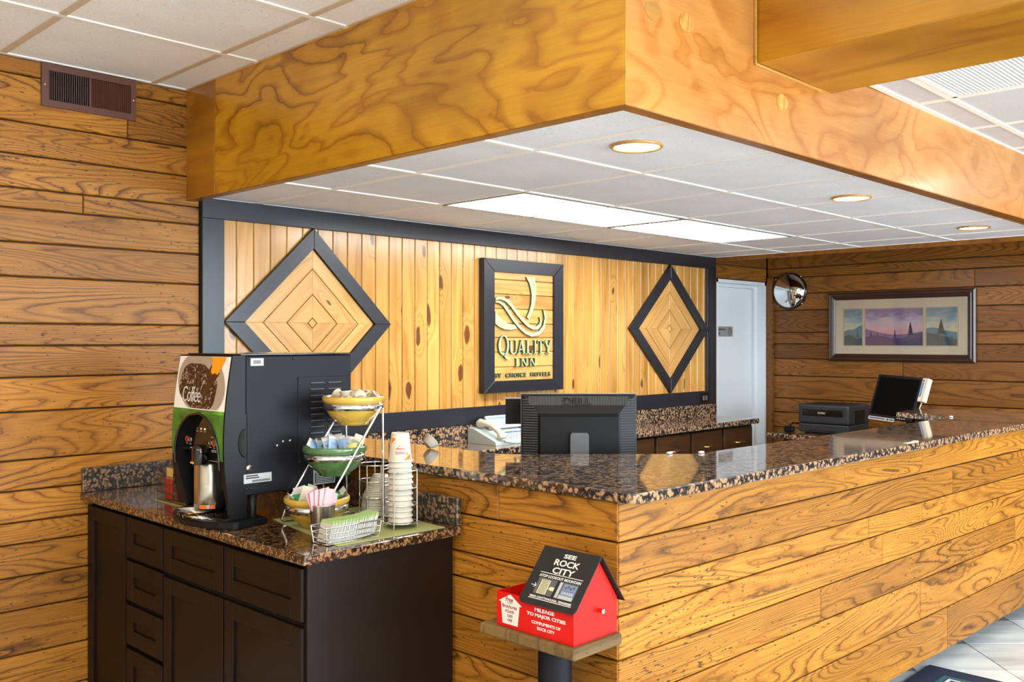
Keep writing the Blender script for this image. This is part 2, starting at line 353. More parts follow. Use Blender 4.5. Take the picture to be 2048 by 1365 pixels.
# ------------------------------------------------------------------ geometry helpers
class MB:
    def __init__(s): s.v = []; s.f = []; s.m = []; s.sm = []
    def add(s, vs, fs, mat=0, smooth=False):
        b = len(s.v); s.v += [tuple(v) for v in vs]
        for f in fs: s.f.append([b + i for i in f]); s.m.append(mat); s.sm.append(smooth)
        return s
    def box(s, x0, x1, y0, y1, z0, z1, mat=0, bev=0.0, R=None, seg=1):
        """axis box; R is an optional Matrix applied after"""
        bm = bmesh.new(); bmesh.ops.create_cube(bm, size=1.0)
        for v in bm.verts:
            v.co = Vector(((x0 + x1) / 2 + v.co.x * (x1 - x0), (y0 + y1) / 2 + v.co.y * (y1 - y0), (z0 + z1) / 2 + v.co.z * (z1 - z0)))
        if bev: bmesh.ops.bevel(bm, geom=list(bm.edges), offset=bev, segments=seg, affect='EDGES', profile=0.5)
        s.bm(bm, mat, R); return s
    def bm(s, bm, mat=0, R=None, smooth=False):
        bm.verts.index_update()
        s.add([(R @ v.co if R else v.co) for v in bm.verts], [[v.index for v in f.verts] for f in bm.faces], mat, smooth)
        bm.free(); return s
    def poly(s, pts, n, d, mat=0, side=None):
        """prism: 3D polygon pts extruded by n*d"""
        n = Vector(n) * d; k = len(pts); P = [Vector(p) for p in pts]
        b = len(s.v); s.v += [tuple(p) for p in P] + [tuple(p + n) for p in P]
        s.f += [[b + i for i in range(k)][::-1], [b + k + i for i in range(k)]]; s.m += [mat, mat]; s.sm += [False, False]
        for i in range(k):
            j = (i + 1) % k; s.f.append([b + i, b + j, b + k + j, b + k + i]); s.m.append(mat if side is None else side); s.sm.append(False)
        return s
    def flat(s, pts, mat=0): s.add(pts, [list(range(len(pts)))], mat); return s
    def tube(s, path, r, n=8, closed=False, mat=0, caps=True):
        P = [Vector(p) for p in path]; k = len(P); rs = r if isinstance(r, (list, tuple)) else [r] * k
        up = None; vs = []
        for i in range(k):
            a = P[(i - 1) % k] if (closed or i > 0) else P[i]; b = P[(i + 1) % k] if (closed or i < k - 1) else P[i]
            t = (b - a).normalized()
            if up is None: up = t.orthogonal().normalized()
            up = (up - t * up.dot(t)); up = up.normalized() if up.length > 1e-6 else t.orthogonal().normalized()
            w = t.cross(up)
            vs += [P[i] + (up * math.cos(2 * PI * j / n) + w * math.sin(2 * PI * j / n)) * rs[i] for j in range(n)]
        fs = []
        for i in range(k if closed else k - 1):
            i2 = (i + 1) % k
            fs += [[i * n + j, i * n + (j + 1) % n, i2 * n + (j + 1) % n, i2 * n + j] for j in range(n)]
        s.add(vs, fs, mat, True)
        if caps and not closed: s.add(vs[:n][::-1] + vs[-n:], [list(range(n)), list(range(n, 2 * n))], mat)
        return s
    def lathe(s, prof, c=(0, 0, 0), n=32, mat=0, smooth=True, a0=0.0, a1=2 * PI, axis='Z'):
        full = abs(a1 - a0 - 2 * PI) < 1e-6; k = n if full else n + 1; vs = []
        for i in range(k):
            a = a0 + (a1 - a0) * i / n
            for r, z in prof:
                if axis == 'Z': vs.append((c[0] + r * math.cos(a), c[1] + r * math.sin(a), c[2] + z))
                elif axis == 'X': vs.append((c[0] + z, c[1] + r * math.cos(a), c[2] + r * math.sin(a)))
                else: vs.append((c[0] + r * math.cos(a), c[1] + z, c[2] + r * math.sin(a)))
        m = len(prof); fs = []
        for i in range(n):
            i2 = (i + 1) % k
            for j in range(m - 1): fs.append([i * m + j, i2 * m + j, i2 * m + j + 1, i * m + j + 1])
        s.add(vs, fs, mat, smooth); return s
    def cyl(s, p0, p1, r0, r1=None, n=20, mat=0):
        s.tube([p0, p1], [r0, r0 if r1 is None else r1], n, mat=mat); return s
    def mesh(s, name, mats):
        me = bpy.data.meshes.new(name)
        me.from_pydata([tuple(v) for v in s.v], [], s.f)
        for m in (mats if isinstance(mats, (list, tuple)) else [mats]): me.materials.append(m)
        me.polygons.foreach_set('material_index', s.m); me.polygons.foreach_set('use_smooth', s.sm)
        me.update()
        b = bmesh.new(); b.from_mesh(me); bmesh.ops.recalc_face_normals(b, faces=b.faces); b.to_mesh(me); b.free()
        return me

WL = {}
def link(name, me, parent=None, loc=(0, 0, 0)):
    o = bpy.data.objects.new(name, me); COL.objects.link(o)
    w = Vector(loc); WL[o.name] = w
    if parent:
        o.parent = parent; o.location = w - WL[parent.name]
    else: o.location = w
    return o
def put(name, mb, mats, parent=None, loc=(0, 0, 0), label=None):
    """mb is in world coordinates; its origin goes to loc"""
    l = Vector(loc); mb.v = [tuple(Vector(v) - l) for v in mb.v]
    o = link(name, mb.mesh(name, mats), parent, loc)
    if label: o['label'] = label
    return o
def thing(name, label, cat, loc=(0, 0, 0), group=None):
    o = link(name, None, None, loc); return tag(o, label, cat, group)
def tag(o, label, cat, group=None):
    o['label'] = label; o['category'] = cat
    if group: o['group'] = group
    return o
def structure(name, mb, mats, parent=None):
    o = put(name, mb, mats, parent)
    if parent is None: o['kind'] = 'structure'
    return o
def dup(o, loc=None, rot=None, label=None, parent=None):
    c = o.copy(); COL.objects.link(c)
    if parent: c.parent = parent
    if loc is not None: c.location = loc
    if rot is not None: c.rotation_euler = rot
    if label: c['label'] = label
    for ch in list(o.children): dup(ch, parent=c)
    return c

def plank_mesh(L, W, T, ch=0.003):
    mb = MB(); l, w = L / 2, W / 2; li, wi = l - ch * 0.6, w - ch
    vs = [(-l, -w, -T), (l, -w, -T), (l, w, -T), (-l, w, -T), (-l, -w, -ch), (l, -w, -ch), (l, w, -ch), (-l, w, -ch), (-li, -wi, 0), (li, -wi, 0), (li, wi, 0), (-li, wi, 0)]
    fs = [[8, 9, 10, 11], [4, 5, 9, 8], [5, 6, 10, 9], [6, 7, 11, 10], [7, 4, 8, 11], [0, 1, 5, 4], [1, 2, 6, 5], [2, 3, 7, 6], [3, 0, 4, 7], [3, 2, 1, 0]]
    mb.add(vs, fs); return mb
def plank(parent, name, c, u, n, L, W, T, mat, ch=0.003):
    """board whose front face centre is c, length along u, facing n"""
    u = Vector(u).normalized(); n = Vector(n).normalized(); v = n.cross(u)
    o = bpy.data.objects.new(name, plank_mesh(L, W, T, ch).mesh(name, mat)); COL.objects.link(o)
    R = Matrix((u, v, n)).transposed()
    o.rotation_euler = R.to_euler(); o.parent = parent; o.location = Vector(c) - WL[parent.name]
    WL[o.name] = Vector(c)
    return o
def rows(parent, name, org, u, n, seams, joints, length, mat, T=0.016, gap=0.006, ch=0.0035, holes=None):
    """horizontal boards between successive seam heights; joints[i] splits row i at distances along u"""
    u = Vector(u); org = Vector(org)
    for i in range(len(seams) - 1):
        z1, z0 = seams[i], seams[i + 1]
        cuts = [0.0] + sorted(joints.get(i, [])) + [length]
        for a, b in zip(cuts, cuts[1:]):
            if b - a < 0.01: continue
            g = 0.003
            c = org + u * ((a + b) / 2) + Vector((0, 0, (z0 + z1) / 2 - org.z)) + Vector(n) * random.uniform(0, 0.0015)
            plank(parent, name, c, u, n, b - a - g, z1 - z0 - gap, T, mat, ch)

def text_bm(txt, font_shear=0.0, bold=0.0, spacing=1.0, extrude=0.1):
    cu = bpy.data.curves.new('lettering', 'FONT'); cu.body = txt; cu.size = 1.0
    cu.extrude = extrude; cu.offset = bold; cu.shear = font_shear; cu.space_character = spacing; cu.resolution_u = 3
    o = bpy.data.objects.new('lettering', cu); COL.objects.link(o)
    dg = bpy.context.evaluated_depsgraph_get(); dg.update()
    me = bpy.data.meshes.new_from_object(o.evaluated_get(dg))
    V = [v.co.copy() for v in me.vertices]; Fc = [list(p.vertices) for p in me.polygons]
    bpy.data.objects.remove(o); bpy.data.meshes.remove(me); bpy.data.curves.remove(cu)
    return V, Fc
def text(mb, txt, c, u, v, width, height, depth=0.0006, mat=0, shear=0.0, bold=0.0, spacing=1.0):
    """lettering centred on c; u reading direction, v up; raised by depth along u x v"""
    V, Fc = text_bm(txt, shear, bold, spacing, 0.5)
    xs = [p.x for p in V]; ys = [p.y for p in V]; x0, x1, y0, y1 = min(xs), max(xs), min(ys), max(ys)
    u = Vector(u).normalized(); v = Vector(v).normalized(); w = u.cross(v); c = Vector(c)
    sx = width / max(1e-6, x1 - x0); sy = height / max(1e-6, y1 - y0)
    mb.add([c + u * ((p.x - (x0 + x1) / 2) * sx) + v * ((p.y - (y0 + y1) / 2) * sy) + w * ((p.z + 0.5) * depth) for p in V], Fc, mat)
    return mb

_o1 = 'first second third fourth fifth sixth seventh eighth ninth tenth eleventh twelfth thirteenth fourteenth fifteenth sixteenth seventeenth eighteenth nineteenth'.split()
ORD = _o1 + ['twentieth'] + ['twenty ' + w for w in _o1[:9]] + ['thirtieth'] + ['thirty ' + w for w in _o1[:9]]
X_, Y_, Z_ = Vector((1, 0, 0)), Vector((0, 1, 0)), Vector((0, 0, 1))
YW = 3.861       # back wall boards
XE = 6.97        # end wall boards
ZC1, ZC2, ZS = 2.61, 2.45, 2.15
SEAMS = [2.608, 2.543, 2.362, 2.237, 2.108, 2.03, 1.90, 1.768, 1.588, 1.502, 1.38, 1.248, 1.062, 0.945, 0.824, 0.741, 0.615, 0.488, 0.316, 0.156, 0.02]

# ------------------------------------------------------------------ room shell
fl = MB(); fl.box(-3.0, 7.3, -3.2, 4.6, -0.06, -0.006)
floor = structure('floor', fl, M['floor_tile'])
gb = MB(); gb.poly([(1.0, -1.0, -0.0055), (7.1, -1.0, -0.0055), (7.1, 2.1, -0.0055), (1.0, 2.1, -0.0055)], (0, 0, 1), 0.0025); put('grout_bed', gb, M['grout'], floor, (4, 0.5, -0.005))
e1 = Vector((0.697, -0.717, 0)); e2 = Vector((0.717, 0.697, 0))
TQ, TR = 0.39, 0.42
tile_me = plank_mesh(TR - 0.004, TQ - 0.004, 0.0025, 0.0012).mesh('tile', M['floor_tile'])
for iq in range(-8, 9):
    for ir in range(-9, 9):
        c = e2 * (4.517 + TQ * iq) + e1 * (2.49 + TR * ir)
        if not (1.2 < c.x < 7.0 and -0.9 < c.y < 1.9): continue
        if len(floor.children) >= 120: break
        o = bpy.data.objects.new('tile', tile_me); COL.objects.link(o); o.parent = floor
        o.location = c + Vector((0, 0, random.uniform(-0.0006, 0.0003)))
        o.rotation_euler = (0, 0, math.atan2(e1.y, e1.x))

wb_ = MB()
wb_.box(-3.0, 6.19, YW + 0.014, YW + 0.12, 0, 2.75); wb_.box(6.19, 6.945, YW + 0.014, YW + 0.12, 2.0, 2.75); wb_.box(6.945, 7.3, YW + 0.014, YW + 0.12, 0, 2.75)
wall_back = structure('wall_back', wb_, M['backing'])
x0w = -0.4
J = {0: [1.5], 1: [2.08, 0.7], 2: [0.9], 4: [1.9], 6: [0.5], 9: [1.1], 11: [0.55], 14: [1.3], 17: [0.8]}
rows(wall_back, 'plank', (x0w, YW, 0), X_, -Y_, SEAMS, J, 1.998 - x0w, M['oak'])
rows(wall_back, 'plank', (6.185, YW, 0), X_, -Y_, [2.3, 2.20, 2.108, 2.0], {}, 0.765, M['oak_dark'])
# hidden plain stretch of boards between the pine panel and the counter
we = MB(); we.box(XE + 0.014, XE + 0.12, -3.2, YW + 0.12, 0, 2.75)
wall_right = structure('wall_right', we, M['backing'])
Je = {3: [1.6], 6: [2.2], 8: [1.1], 10: [0.72], 11: [2.4], 12: [1.5]}
rows(wall_right, 'plank', (XE, YW, 0), -Y_, -X_, [2.44, 2.237, 2.108, 2.03, 1.90, 1.768, 1.588, 1.497, 1.378, 1.24, 1.058, 0.945, 0.824, 0.741, 0.615, 0.3, 0.02], Je, 3.2, M['oak_dark'])
# lobby walls out of frame: solid side wall, glazed front
ws = MB(); ws.box(-3.12, -3.0, -3.2, 4.0, 0, 2.75)
structure('wall_left', ws, M['wall_paint'])
wf = MB()
wf.box(-3.0, 7.1, -3.2, -3.08, 0, 0.45); wf.box(-3.0, 7.1, -3.2, -3.08, 2.42, 2.75)
for a, b in ((-3.0, -1.05), (1.05, 1.35), (3.45, 3.75), (5.85, 7.1)): wf.box(a, b, -3.2, -3.08, 0.45, 2.42)
structure('wall_front', wf, M['wall_paint'])
for i, wx in enumerate((0.0, 2.4, 4.8)):
    w = MB()
    for a, b, c, d in ((-1.05, -0.99, 0.45, 2.42), (0.99, 1.05, 0.45, 2.42), (-0.03, 0.03, 0.45, 2.42), (-1.05, 1.05, 0.45, 0.51), (-1.05, 1.05, 2.36, 2.42), (-1.05, 1.05, 1.42, 1.46)):
        w.box(wx + a, wx + b, -3.16, -3.1, c, d)
    structure('window_%d' % (i + 1), w, M['white_paint'])

# lobby ceiling, left zone
cl = MB(); cl.box(-3.0, 1.94, -3.2, 4.0, ZC1 + 0.03, ZC1 + 0.1); cl.box(1.94, 7.3, -3.2, 4.0, ZC1 + 0.03, ZC1 + 0.1)
ceiling = structure('ceiling', cl, M['tile_lobby'])
def ceil_grid(parent, xs, ys, z, tm, bm_x, bm_y, skip=(), w=0.024):
    for i in range(len(xs) - 1):
        for j in range(len(ys) - 1):
            if (i, j) in skip: continue
            t = MB(); t.box(xs[i] + 0.004, xs[i + 1] - 0.004, ys[j] + 0.004, ys[j + 1] - 0.004, z + 0.004, z + 0.02, bev=0.003)
            put('ceiling_tile', t, tm, parent, ((xs[i] + xs[i + 1]) / 2, (ys[j] + ys[j + 1]) / 2, z + 0.004))
    for x in xs:
        t = MB(); t.box(x - w / 2, x + w / 2, ys[0], ys[-1], z - 0.001, z + 0.03); put('grid_bar', t, bm_x, parent, (x, (ys[0] + ys[-1]) / 2, z))
    for y in ys:
        t = MB(); t.box(xs[0], xs[-1], y - w / 2, y + w / 2, z - 0.0015, z + 0.03); put('grid_bar', t, bm_y, parent, ((xs[0] + xs[-1]) / 2, y, z))
ceil_grid(ceiling, [-0.57, 0.02, 0.61, 1.20, 1.785, 1.938], [0.34, 0.925, 1.51, 2.10, 2.686, 3.273, 3.86], ZC1, M['tile_lobby'], M['tbar_tan'], M['tbar'])
# lobby ceiling, lower right zone
c2 = MB(); c2.box(3.076, 7.3, -3.2, 1.47, ZC2 + 0.03, ZC2 + 0.12)
ceiling_right = structure('ceiling_right', c2, M['tile_lobby'])
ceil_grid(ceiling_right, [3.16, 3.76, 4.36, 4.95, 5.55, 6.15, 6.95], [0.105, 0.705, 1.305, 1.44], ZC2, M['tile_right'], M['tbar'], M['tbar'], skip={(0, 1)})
# dropped soffit over the desk
sf = MB(); sf.box(1.96, 6.16, 1.50, YW + 0.01, ZS + 0.03, ZS + 0.1)
ceiling_soffit = structure('ceiling_soffit', sf, M['tile_soffit'])
GX = [1.976, 2.28, 2.872, 3.482, 4.088, 4.665, 5.24, 5.82, 6.157]; GY = [1.512, 2.122, 2.722, 3.265, 3.858]
ceil_grid(ceiling_soffit, GX, GY, ZS, M['tile_soffit'], M['tbar'], M['tbar'], skip={(2, 2), (3, 2), (4, 2), (5, 2)}, w=0.022)

# plywood fascias around the soffit
def fascia(name, pts, z0, z1, mats):
    pass
t1 = MB(); t1.box(1.95, 1.975, 1.49, YW, 2.131, 2.70)
trim1 = structure('trim_1', t1, M['oak_trim'])
plank(trim1, 'panel', (1.938, (1.476 + 3.609) / 2, 2.371), -Y_, -X_, 3.609 - 1.476, 0.48, 0.022, M['ply'], 0.0015)
plank(trim1, 'panel', (1.938, (3.613 + YW) / 2, 2.371), -Y_, -X_, YW - 3.613, 0.48, 0.022, M['ply_plain'], 0.0015)
SK = Vector((1, -0.0131, 0)).normalized(); SN = Vector((-0.0131, -1, 0)).normalized()
t2 = MB(); t2.box(1.95, 7.0, 1.49, 1.512, 2.131, 2.70)
trim2 = structure('trim_2', t2, M['oak_trim'])
for a, b in ((0.0, 5.03),):
    plank(trim2, 'panel', Vector((1.938, 1.476, 2.371)) + SK * ((a + b) / 2), SK, SN, b - a, 0.48, 0.034, M['ply_daylit'], 0.0015)
for (ox, oz) in ((0.115, 2.40), (0.27, 2.405), (0.80, 2.28)):       # football-shaped plywood patches let into the face
    c = Vector((1.938, 1.476, oz)) + SK * ox + SN * 0.0004
    pb = MB(); pb.poly([c + SK * (0.035 * math.cos(t) * 1.0) + Z_ * (0.026 * math.sin(t)) for t in [2 * PI * i / 16 for i in range(16)]], SN, 0.0008)
    put('patch', pb, M['pine'], trim2, c)
bs = MB(); bs.box(1.9385, 1.978, 1.477, YW, 2.1285, 2.1308); put('bottom_strip', bs, M['oak_trim'], trim1, (1.958, 2.6, 2.13))
p0 = Vector((1.9385, 1.4765, 2.1285)); p1 = p0 + SK * 5.03
bs = MB(); bs.poly([p0 + X_ * 0.0395, p1, p1 - SN * 0.039, p0 - SN * 0.039 + X_ * 0.0395], (0, 0, 1), 0.0023); put('bottom_strip', bs, M['oak_trim'], trim2, (4.0, 1.47, 2.13))
t3 = MB(); t3.box(2.585, 3.076, -3.1, 1.468, 2.377, 2.62)
trim3 = structure('trim_3', t3, M['backing'])
plank(trim3, 'panel', (2.58, -0.8, 2.498), -Y_, -X_, 4.54, 0.246, 0.012, M['ply_plain'], 0.001)
plank(trim3, 'panel', (3.081, -0.8, 2.498), Y_, X_, 4.54, 0.246, 0.012, M['ply_plain'], 0.001)
plank(trim3, 'panel', (2.83, -0.8, 2.372), Y_, -Z_, 4.54, 0.496, 0.012, M['ply_plain'], 0.001)
bead = MB(); bead.box(2.57, 3.09, 1.462, 1.4665, 2.362, 2.37); bead.box(2.566, 2.572, 1.46, 1.466, 2.365, 2.62)
put('bead', bead, M['pine'], trim3, (2.83, 1.465, 2.37))
t4 = MB(); t4.box(6.157, 6.185, 1.44, YW - 0.002, 2.122, 2.45)
structure('trim_4', t4, M['oak_trim'])
t5 = MB(); t5.box(6.156, 6.188, YW - 0.006, YW + 0.012, 0, 2.122); structure('trim_5', t5, M['oak_trim'])
t6 = MB(); t6.box(6.946, 6.968, YW - 0.012, YW + 0.012, 0, 2.0); t6.box(6.935, 6.966, 3.80, YW - 0.014, 0, 2.03); structure('trim_6', t6, M['oak_dark'])
t7 = MB(); t7.box(1.998, 2.006, YW - 0.006, YW + 0.012, 1.1, 2.15); structure('trim_7', t7, M['void'])

# staff door: white jamb and leaf set back in the wall
DY = 3.98
dr = MB()
dr.box(6.19, 6.215, YW - 0.004, DY + 0.03, 0, 1.995); dr.box(6.92, 6.945, YW - 0.004, DY + 0.03, 0, 1.995); dr.box(6.19, 6.945, YW - 0.004, DY + 0.03, 1.97, 1.995)
dr.box(6.88, 6.92, DY - 0.05, DY + 0.02, 0, 1.97); dr.box(6.215, 6.88, DY - 0.05, DY + 0.02, 1.945, 1.97)
door = structure('door_1', dr, M['white_paint'])
lf = MB(); lf.box(6.216, 6.872, DY - 0.03, DY + 0.01, 0.01, 1.94, bev=0.002)
leaf = put('door_leaf', lf, M['white_paint'], door, (6.5, DY - 0.02, 0.97))
sg = MB(); sg.box(6.30, 6.575, DY - 0.034, DY - 0.0305, 1.555, 1.635, bev=0.001)
put('sign_plate', sg, plain('grey_sign_plate', srgb(138, 134, 130), 0.4), door, (6.44, DY - 0.032, 1.595), label='grey engraved staff sign plate')
sg = MB(); text(sg, 'Employees', (6.395, DY - 0.0345, 1.611), X_, Z_, 0.14, 0.026, mat=0, bold=0.01); text(sg, 'Only', (6.36, DY - 0.0345, 1.578), X_, Z_, 0.06, 0.026, mat=0, bold=0.01)
ring = [(6.53 + 0.022 * math.cos(t), DY - 0.0345, 1.595 + 0.03 * math.sin(t)) for t in [2 * PI * i / 20 for i in range(20)]]
sg.tube(ring, 0.002, 6, closed=True)
sg.box(6.5285, 6.5315, DY - 0.0352, DY - 0.0345, 1.578, 1.604); sg.box(6.521, 6.539, DY - 0.0352, DY - 0.0345, 1.597, 1.600); sg.box(6.5255, 6.5345, DY - 0.0352, DY - 0.0345, 1.606, 1.615)
put('lettering', sg, M['black_ink'], door, (6.4, DY - 0.034, 1.59))

# ------------------------------------------------------------------ soffit lights
for (x, y, lab) in ((2.457, 1.828, 'round recessed downlight at the near corner of the grey soffit, the largest'), (3.999, 1.808, 'round recessed downlight in the middle of the soffit row'), (5.52, 1.796, 'round recessed downlight at the far end of the soffit near the picture')):
    t = thing('recessed_downlight', lab, 'ceiling light', (x, y, ZS), 'recessed downlights in the soffit')
    r = MB(); r.lathe([(0.072, 0.003), (0.074, -0.004), (0.080, -0.007), (0.086, -0.002), (0.086, 0.003)], (x, y, ZS), 40)
    put('trim_ring', r, M['pine_inlay'], t, (x, y, ZS))
    r = MB(); r.lathe([(0.0, -0.004), (0.04, -0.003), (0.073, -0.001)], (x, y, ZS), 40); put('lens', r, M['downlight'], t, (x, y, ZS))
for (x0, x1, lab) in ((2.885, 4.077, 'lit fluorescent panel in the soffit, the larger one nearer the beam corner'), (4.101, 5.23, 'lit fluorescent panel in the soffit, the one nearer the white door')):
    y0, y1 = 2.735, 3.253
    t = thing('fluorescent_panel', lab, 'ceiling light', ((x0 + x1) / 2, (y0 + y1) / 2, ZS), 'fluorescent panels in the soffit')
    f = MB()
    for a in ((x0, x0 + 0.012, y0, y1), (x1 - 0.012, x1, y0, y1), (x0, x1, y0, y0 + 0.012), (x0, x1, y1 - 0.012, y1)): f.box(*a, ZS - 0.003, ZS + 0.03)
    put('frame', f, M['grey_plastic'], t, ((x0 + x1) / 2, (y0 + y1) / 2, ZS))
    f = MB(); f.box(x0 + 0.013, x1 - 0.013, y0 + 0.013, y1 - 0.013, ZS + 0.003, ZS + 0.008); put('diffuser', f, M['fluorescent'], t, ((x0 + x1) / 2, (y0 + y1) / 2, ZS))
t = thing('ribbed_light_panel', 'unlit ribbed grey lens panel in the lower lobby ceiling beside the cross beam', 'ceiling light', (3.46, 1.0, ZC2))
f = MB()
for a in ((3.174, 3.19, 0.72, 1.29), (3.73, 3.746, 0.72, 1.29), (3.174, 3.746, 0.72, 0.736), (3.174, 3.746, 1.274, 1.29)): f.box(*a, ZC2 - 0.002, ZC2 + 0.02)
put('frame', f, M['tbar'], t, (3.46, 1.0, ZC2))
f = MB()
for i in range(36): y = 0.74 + i * 0.0149; f.poly([(3.19, y, ZC2 + 0.008), (3.19, y + 0.0149, ZC2 + 0.008), (3.19, y + 0.0075, ZC2)], X_, 0.54)
o = put('ribbed_lens', f, M['lens'], t, (3.46, 1.0, ZC2)); o['kind'] = 'stuff'

# ------------------------------------------------------------------ air vent on the left wall
vy = YW
t = thing('air_vent', 'brown metal air vent high on the plank wall under the ceiling', 'vent', (1.5235, vy, 2.52))
vx0, vx1, vz0, vz1 = 1.338, 1.709, 2.437, 2.604
f = MB()
for a in ((vx0, vx0 + 0.026, vz0, vz1), (vx1 - 0.022, vx1, vz0, vz1), (vx0 + 0.026, vx1 - 0.022, vz0, vz0 + 0.026), (vx0 + 0.026, vx1 - 0.022, vz1 - 0.026, vz1)): f.box(a[0], a[1], vy - 0.014, vy + 0.0, a[2], a[3])
f.box(1.519, 1.527, vy - 0.013, vy, vz0 + 0.02, vz1 - 0.02)
put('frame', f, M['brown_metal'], t, (1.5235, vy - 0.006, 2.52))
f = MB(); f.box(vx0 + 0.02, vx1 - 0.02, vy - 0.0025, vy - 0.0005, vz0 + 0.02, vz1 - 0.02); put('duct_opening', f, M['void'], t, (1.5235, vy, 2.52))
lm = MB(); lm.box(-0.0011, 0.0011, -0.005, 0.005, -0.056, 0.056, R=Matrix.Rotation(-0.30, 4, 'Z')); lme = lm.mesh('louver', M['brown_metal'])
for i in range(38):
    x = vx0 + 0.031 + i * (vx1 - vx0 - 0.058) / 37
    if abs(x - 1.523) < 0.006: continue
    lo_ = link('louver', lme, t, (x, vy - 0.008, 2.5205))
    if x > 1.523: lo_.rotation_euler = (0, 0, 0.75)
for x in (vx0 + 0.012, vx1 - 0.010):
    f = MB(); f.lathe([(0.0, -0.0035), (0.004, -0.003), (0.005, 0)], (x, vy - 0.014, 2.52), 12, axis='Y'); put('screw', f, M['steel'], t, (x, vy - 0.014, 2.52))

# ------------------------------------------------------------------ knotty pine feature panel with dark frame
PY = YW - 0.006
t = thing('pine_wall_panel', 'large framed panel of vertical knotty pine boards on the wall behind the desk', 'wall panel', (4.08, PY, 1.6))
bk = MB(); bk.box(2.0, 6.156, YW, YW + 0.012, 1.05, 2.148); put('backing_board', bk, M['backing'], t, (4.08, YW, 1.6))
x = 2.088; pw = 0.0872
while x < 6.03:
    w = min(pw, 6.036 - x)
    plank(t, 'pine_board', (x + w / 2, PY - random.uniform(0, 0.0006), 1.606), Z_, -Y_, 0.925, w - 0.003, 0.008, M['pine'], 0.0028)
    x += pw
fy = YW - 0.024
plank(t, 'frame_board', (4.078, fy, 2.106), X_, -Y_, 4.156, 0.088, 0.026, M['darkpaint'], 0.002)
plank(t, 'frame_board', (4.078, fy, 1.099), X_, -Y_, 4.156, 0.098, 0.026, M['darkpaint'], 0.002)
plank(t, 'frame_board', (2.053, fy, 1.605), Z_, -Y_, 0.914, 0.106, 0.026, M['darkpaint'], 0.002)
plank(t, 'frame_board', (6.094, fy, 1.605), Z_, -Y_, 0.914, 0.124, 0.026, M['darkpaint'], 0.002)

def trap(parent, name, pts, y, depth, mat, bev=0.0):
    """flat piece lying on a wall plane: pts are (x, z); local X along its first edge"""
    a = Vector((pts[0][0], y, pts[0][1])); b = Vector((pts[1][0], y, pts[1][1])); u = (b - a).normalized(); n = Vector((0, -1, 0)); v = n.cross(u)
    c = sum((Vector((p[0], y, p[1])) for p in pts), Vector()) / len(pts)
    R = Matrix((u, v, n)).transposed(); Ri = R.transposed()
    P = [Ri @ (Vector((p[0], y, p[1])) - c) for p in pts]; k = len(P)
    mid = sum(P, Vector()) / k
    mb = MB(); mb.poly([p - Vector((0, 0, depth)) for p in P], (0, 0, 1), depth - bev)
    if bev:
        Q = [p + (mid - p).normalized() * bev * 1.6 for p in P]
        mb.v += [tuple(q) for q in Q]; b0 = len(mb.v) - k
        base = len(mb.v); mb.v += [tuple(p - Vector((0, 0, bev))) for p in P]
        mb.f.append([b0 + i for i in range(k)]); mb.m.append(0); mb.sm.append(False)
        for i in range(k): mb.f.append([base + i, base + (i + 1) % k, b0 + (i + 1) % k, b0 + i]); mb.m.append(0); mb.sm.append(False)
    o = bpy.data.objects.new(name, mb.mesh(name, mat)); COL.objects.link(o)
    o.rotation_euler = R.to_euler(); o.parent = parent; o.location = c - WL[parent.name]; WL[o.name] = c
    return o
def diamond(cx, cz, hw, hh, label):
    y = fy - 0.001
    t = thing('diamond_panel', label, 'wall decoration', (cx, y, cz), 'diamond panels on the pine wall')
    P = lambda k: [(cx, cz + hh * k), (cx + hw * k, cz), (cx, cz - hh * k), (cx - hw * k, cz)]
    O, I = P(1.0), P(0.79)
    for i in range(4):
        j = (i + 1) % 4; trap(t, 'frame_board', [O[i], O[j], I[j], I[i]], y - 0.004, 0.022, M['darkpaint'], 0.002)
    ks = [0.788, 0.575, 0.305, 0.055, 0.0]
    for a, b in zip(ks[:3], ks[1:4]):
        A, B = P(a - 0.006), P(b + 0.006)
        for i in range(4):
            j = (i + 1) % 4; trap(t, 'inlay_board', [A[i], A[j], B[j], B[i]], y + 0.011, 0.012, M['pine_inlay'], 0.0016)
    trap(t, 'center_block', P(0.05), y + 0.011, 0.012, M['pine_inlay'], 0.0016)
    bk = MB(); bk.poly([(p[0], y + 0.024, p[1]) for p in P(0.8)], (0, 1, 0), 0.002)
    put('backing_board', bk, M['backing'], t, (cx, y + 0.02, cz))
diamond(2.574, 1.606, 0.468, 0.456, 'dark framed pine diamond on the wall above the black coffee machine')
diamond(5.56, 1.606, 0.484, 0.456, 'dark framed pine diamond on the wall beside the white door')

# wall outlet in the lower frame board
t = thing('wall_outlet', 'small black outlet plate on the dark frame near the white door', 'outlet', (5.99, fy - 0.002, 1.097))
f = MB(); f.box(5.931, 6.05, fy - 0.006, fy - 0.0005, 1.06, 1.135, bev=0.002); put('plate', f, M['black_gloss'], t, (5.99, fy, 1.097))
for x in (5.972, 6.010): f = MB(); f.box(x - 0.013, x + 0.013, fy - 0.009, fy - 0.006, 1.08, 1.115, bev=0.002); put('socket', f, M['grey_plastic'], t, (x, fy, 1.097))

